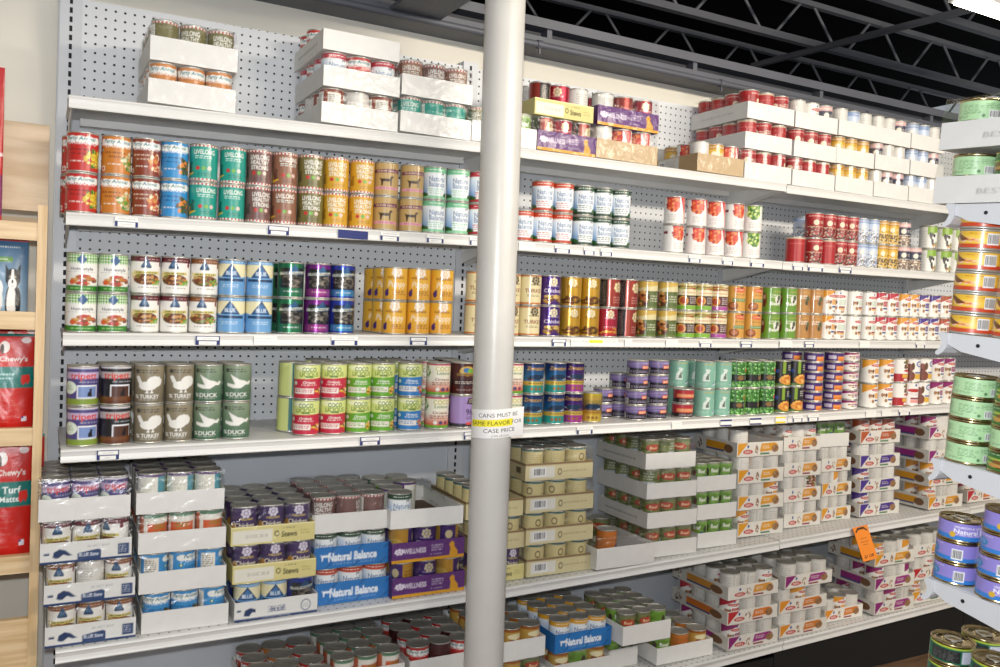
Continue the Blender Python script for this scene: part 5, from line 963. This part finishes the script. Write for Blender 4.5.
def pouch(name, label, art, x0, x1, z0, z1, y, th=1.6, lean=.5):
    W, H = x1-x0, z1-z0; mb = MB(); c = art.out()
    def bl(a, b): 
        g = np.clip(np.sin(a*PI), 0, 1)**.6*np.clip(1-b, 0, 1)**.5*np.clip(b*8, 0, 1)**.3
        k = .06*np.sin(a*23+b*9)*np.sin(b*17)
        return np.stack([0*a, -(g*th/2+k*g)+b*lean, 0*a], -1)
    mb.grid((0, 0, 0), (W, 0, 0), (0, 0, H), c, 0, bl, True)
    def bk(a, b):
        g = np.clip(np.sin(a*PI), 0, 1)**.6*np.clip(1-b, 0, 1)**.5*np.clip(b*8, 0, 1)**.3
        return np.stack([0*a, g*th/2+b*lean+.02, 0*a], -1)
    mb.grid((W, 0, 0), (-W, 0, 0), (0, 0, H), np.tile(c[:, :1].mean((0, 1)), (20, 24, 1)), 0, bk, True)
    o = mb.obj(name, M['bag'], None, (x0, y, z0)); tag(o, label, 'bag', 'pet food bags on the wooden rack'); return o
def red_art(turf):
    a = Art(0, 4, 104, 130, '#c8241c', asp=1.4, ss=3)
    a.r(0, .44, 4, .66, '#17736c').t(1.9, .74, .05, "Stella & Chewy's", '#efe6e0', w=3.4).e(2.2, .86, .3, .06, '#efeae6').e(2.05, .84, .12, .05, '#5a4a44').e(3.5, .93, .3, .03, '#e8d8d4')
    if turf: a.t(1.9, .59, .06, "Surf'N Turf", '#e8f0ee', w=2.9).t(2.2, .51, .05, 'Meal Matter', '#e8f0ee', w=2.6)
    else: a.lines(.6, .52, 2.9, .6, 2, '#a8d0cc')
    a.p([(3.2, .5), (3.25, .57), (3.7, .58), (3.78, .52), (3.7, .5), (3.65, .47), (3.55, .5), (3.35, .47)], '#d82c24').lines(.8, .08, 3.0, .4, 6, '#c85048', .25).r(3.3, .1, 3.6, .15, '#e8e8f0').r(3.3, .13, 3.42, .15, '#2c4a94').r(0, .97, 4, 1, '#17736c')
    return a
by = RY+2.2
xa, xb = on_y(-34, 420, by)[0], on_y(32.5, 420, by)[0]
pouch('treat_bag', 'red bag with teal band on the third rack shelf, front one', red_art(0), xa, xb, -11.2-.42, on_y(20, 334, by)[2], by)
pouch('treat_bag', 'red bag peeking out behind the front bag, third rack shelf', red_art(0), xa+.4, xb+.42, -11.2-.42, -1.1, by+3.2)
pouch('treat_bag', 'red bag with teal band and cow, lower rack shelf', red_art(1), xa, on_y(31, 500, by)[0], -23.9-.42, on_y(20, 443, by)[2], by)
pouch('treat_bag', 'red bag behind the cow-marked bag, lower rack shelf', red_art(1), xa+.5, on_y(42, 500, by+3)[0]+.1, -23.9-.42, -12.6, by+3.2)
a = Art(0, 4, 104, 120, '#3f6c96', asp=1.3, ss=3); a.grad(0, 1, '#9ab4c8', '#3a6890'); a.lines(.3, .86, 3.4, .91, 1, '#c8d4de').r(.2, .69, 2.9, .755, '#6a9a4a').lines(.4, .705, 2.6, .74, 1, '#d8e8c8')
a.e(2.95, .16, .55, .26, '#2a2c32').e(2.85, .16, .32, .24, '#e4e2de').p([(2.42, .42), (2.4, .66), (2.72, .56)], '#24262b').p([(3.12, .56), (3.46, .67), (3.42, .42)], '#24262b').e(2.92, .48, .5, .13, '#24262b').p([(2.84, .6), (2.98, .6), (3.04, .46), (2.76, .46)], '#eeece8').e(2.9, .41, .3, .075, '#eeece8').e(2.72, .5, .05, .016, '#b8a890').e(3.1, .5, .05, .016, '#b8a890').e(2.9, .44, .07, .025, '#1c1e22').lines(2.8, .375, 3.0, .385, 1, '#7a4a4a').e(3.3, .2, .2, .16, '#24262b')
a.e(1.75, .2, .5, .2, '#e2e0dc').e(1.9, .34, .36, .12, '#eceae6').e(2.0, .36, .05, .02, '#333').r(0, .965, 4, 1, '#c23a2c')
pouch('kibble_bag', 'blue bag with a black and white dog, upper rack shelf', a, on_y(-30, 300, by)[0], on_y(27.5, 300, by)[0], .3-.42, on_y(20, 239, by)[2], by, 1.8)
a = Art(0, 4, 60, 90, '#b51d22', asp=1, ss=2); a.r(0, .04, 4, .3, '#7a2a5a').r(0, .42, 4, .44, '#e8d8d8')
zt0, zt1 = on_y(0, 207, -11.3)[2], on_y(0, 66, -11.3)[2]
pouch('treat_bag', 'tall red bag standing on top of the rack at the frame edge', a, on_y(-60, 150, -11.3)[0], on_y(3, 150, -11.3)[0], 9.05, zt1, -11.0, 1.2, .2)

# neighbours that stand closer than two full diameters are slimmer cans
for c in CANS:
    if c['shelf'] == 'aisle': continue
    f = 1.0
    for d in CANS:
        if d is not c and d['shelf'] == c['shelf'] and abs(d['Z']-c['Z']) < 1.2:
            f = min(f, (math.hypot(c['X']-d['X'], c['Y']-d['Y'])-.01)/(SPEC[D[c['k']]['kind']][0]+SPEC[D[d['k']]['kind']][0])/1.005)
    if f < 1: c['o'].scale = (f, f, 1)
# ------------------------------------------------------------------ labels that tell the loose cans apart
NTH = ['first', 'second', 'third', 'fourth', 'fifth', 'sixth', 'seventh']
from collections import defaultdict
grp = defaultdict(list)
for c in CANS: grp[(c['shelf'], c['k'], c['tier'][0], c['extra'], c['side'] if c['shelf'] == 'aisle' else '')].append(c)
for key, l in grp.items():
    l.sort(key=lambda c: (c['X'], -c['Y']))
    for i, c in enumerate(l):
        t, n = c['tier']; d = D[c['k']]['desc']
        tw = '' if n == 1 else (('lower', 'upper')[t] if n == 2 else ('bottom', 'middle', 'top')[t] if n == 3 else f"{NTH[t]} from bottom" if t < n-1 else 'topmost')
        if c['shelf'] == 'aisle': lab = f"{d}, {tw} in the {c['side']}"
        else:
            m = len(l); pos = '' if m == 1 else ('left one', 'right one')[i] if m == 2 else ('left one', 'middle one', 'right one')[i] if m == 3 else f'{NTH[i]} from left'
            lab = f"{d}, {', '.join(q for q in (tw, pos) if q)}, {ORD[c['shelf']]} shelf" + (f", {c['extra']}" if c['extra'] else '')
        tag(c['o'], lab.replace(', ,', ','), 'can', c['group'])
# price tags that still share a label: add which one along the rail
dup = defaultdict(list)
for o in bpy.data.objects:
    if o.get('category') == 'price tag': dup[o['label']].append(o)
for lab, l in dup.items():
    l.sort(key=lambda o: o['_x'])
    if len(l) > 1:
        for i, o in enumerate(l): o['label'] = lab.replace('white price tag', 'price tag')+f", {('left', 'right')[i] if len(l) == 2 else NTH[i]+' one'}"
for o in bpy.data.objects:
    if '_x' in o: del o['_x']

# ------------------------------------------------------------------ light
w = bpy.data.worlds.new('store'); bpy.context.scene.world = w; w.use_nodes = True
bg = w.node_tree.nodes['Background']; bg.inputs['Color'].default_value = (.84, .91, 1.0, 1); bg.inputs['Strength'].default_value = .42
def area(name, loc, aim, sx, sy, power, col):
    l = bpy.data.lights.new(name, 'AREA'); l.shape = 'RECTANGLE'; l.size = sx*U; l.size_y = sy*U; l.energy = power; l.color = col
    o = bpy.data.objects.new(name, l); COL.objects.link(o); o.location = L(*loc); o.rotation_euler = (Vector(loc)-Vector(aim)).to_track_quat('Z', 'Y').to_euler(); return o
area('tubes_and_fill', (30, -60, 74), (30, -30, 0), 170, 8, 22, (1, .96, .9))
area('tubes_and_fill', (112, -150, 50), (112, -2, 14), 130, 8, 170, (1, .9, .75))  # unseen warm fill, added low and far back to reach in under the shelves
area('tubes_and_fill', (20, -125, 74), (20, -100, 0), 170, 8, 14, (1, .97, .93))
area('camera_flash', (-2.6, -107.6, 7), (60, -10, 0), 3, 2, 36, (.95, .975, 1))
# ------------------------------------------------------------------ camera and view
cd = bpy.data.cameras.new('camera'); cam = bpy.data.objects.new('camera', cd); COL.objects.link(cam)
cd.sensor_width = 36; cd.lens = FPX*36/1000; cd.clip_start = .05; cd.clip_end = 60
mt = Matrix((AR, AU, -AF)).transposed().to_4x4(); mt.translation = L(*CAM); cam.matrix_world = mt
sc = bpy.context.scene; sc.camera = cam
sc.view_settings.view_transform = 'Standard'; sc.view_settings.look = 'None'; sc.view_settings.gamma = 1; sc.view_settings.exposure = -.16; sc.view_settings.use_curve_mapping = False
sc.cycles.max_bounces = 8; sc.cycles.transparent_max_bounces = 24; sc.cycles.diffuse_bounces = 4; sc.cycles.caustics_reflective = False; sc.cycles.caustics_refractive = False
sc.cycles.sample_clamp_indirect = 6
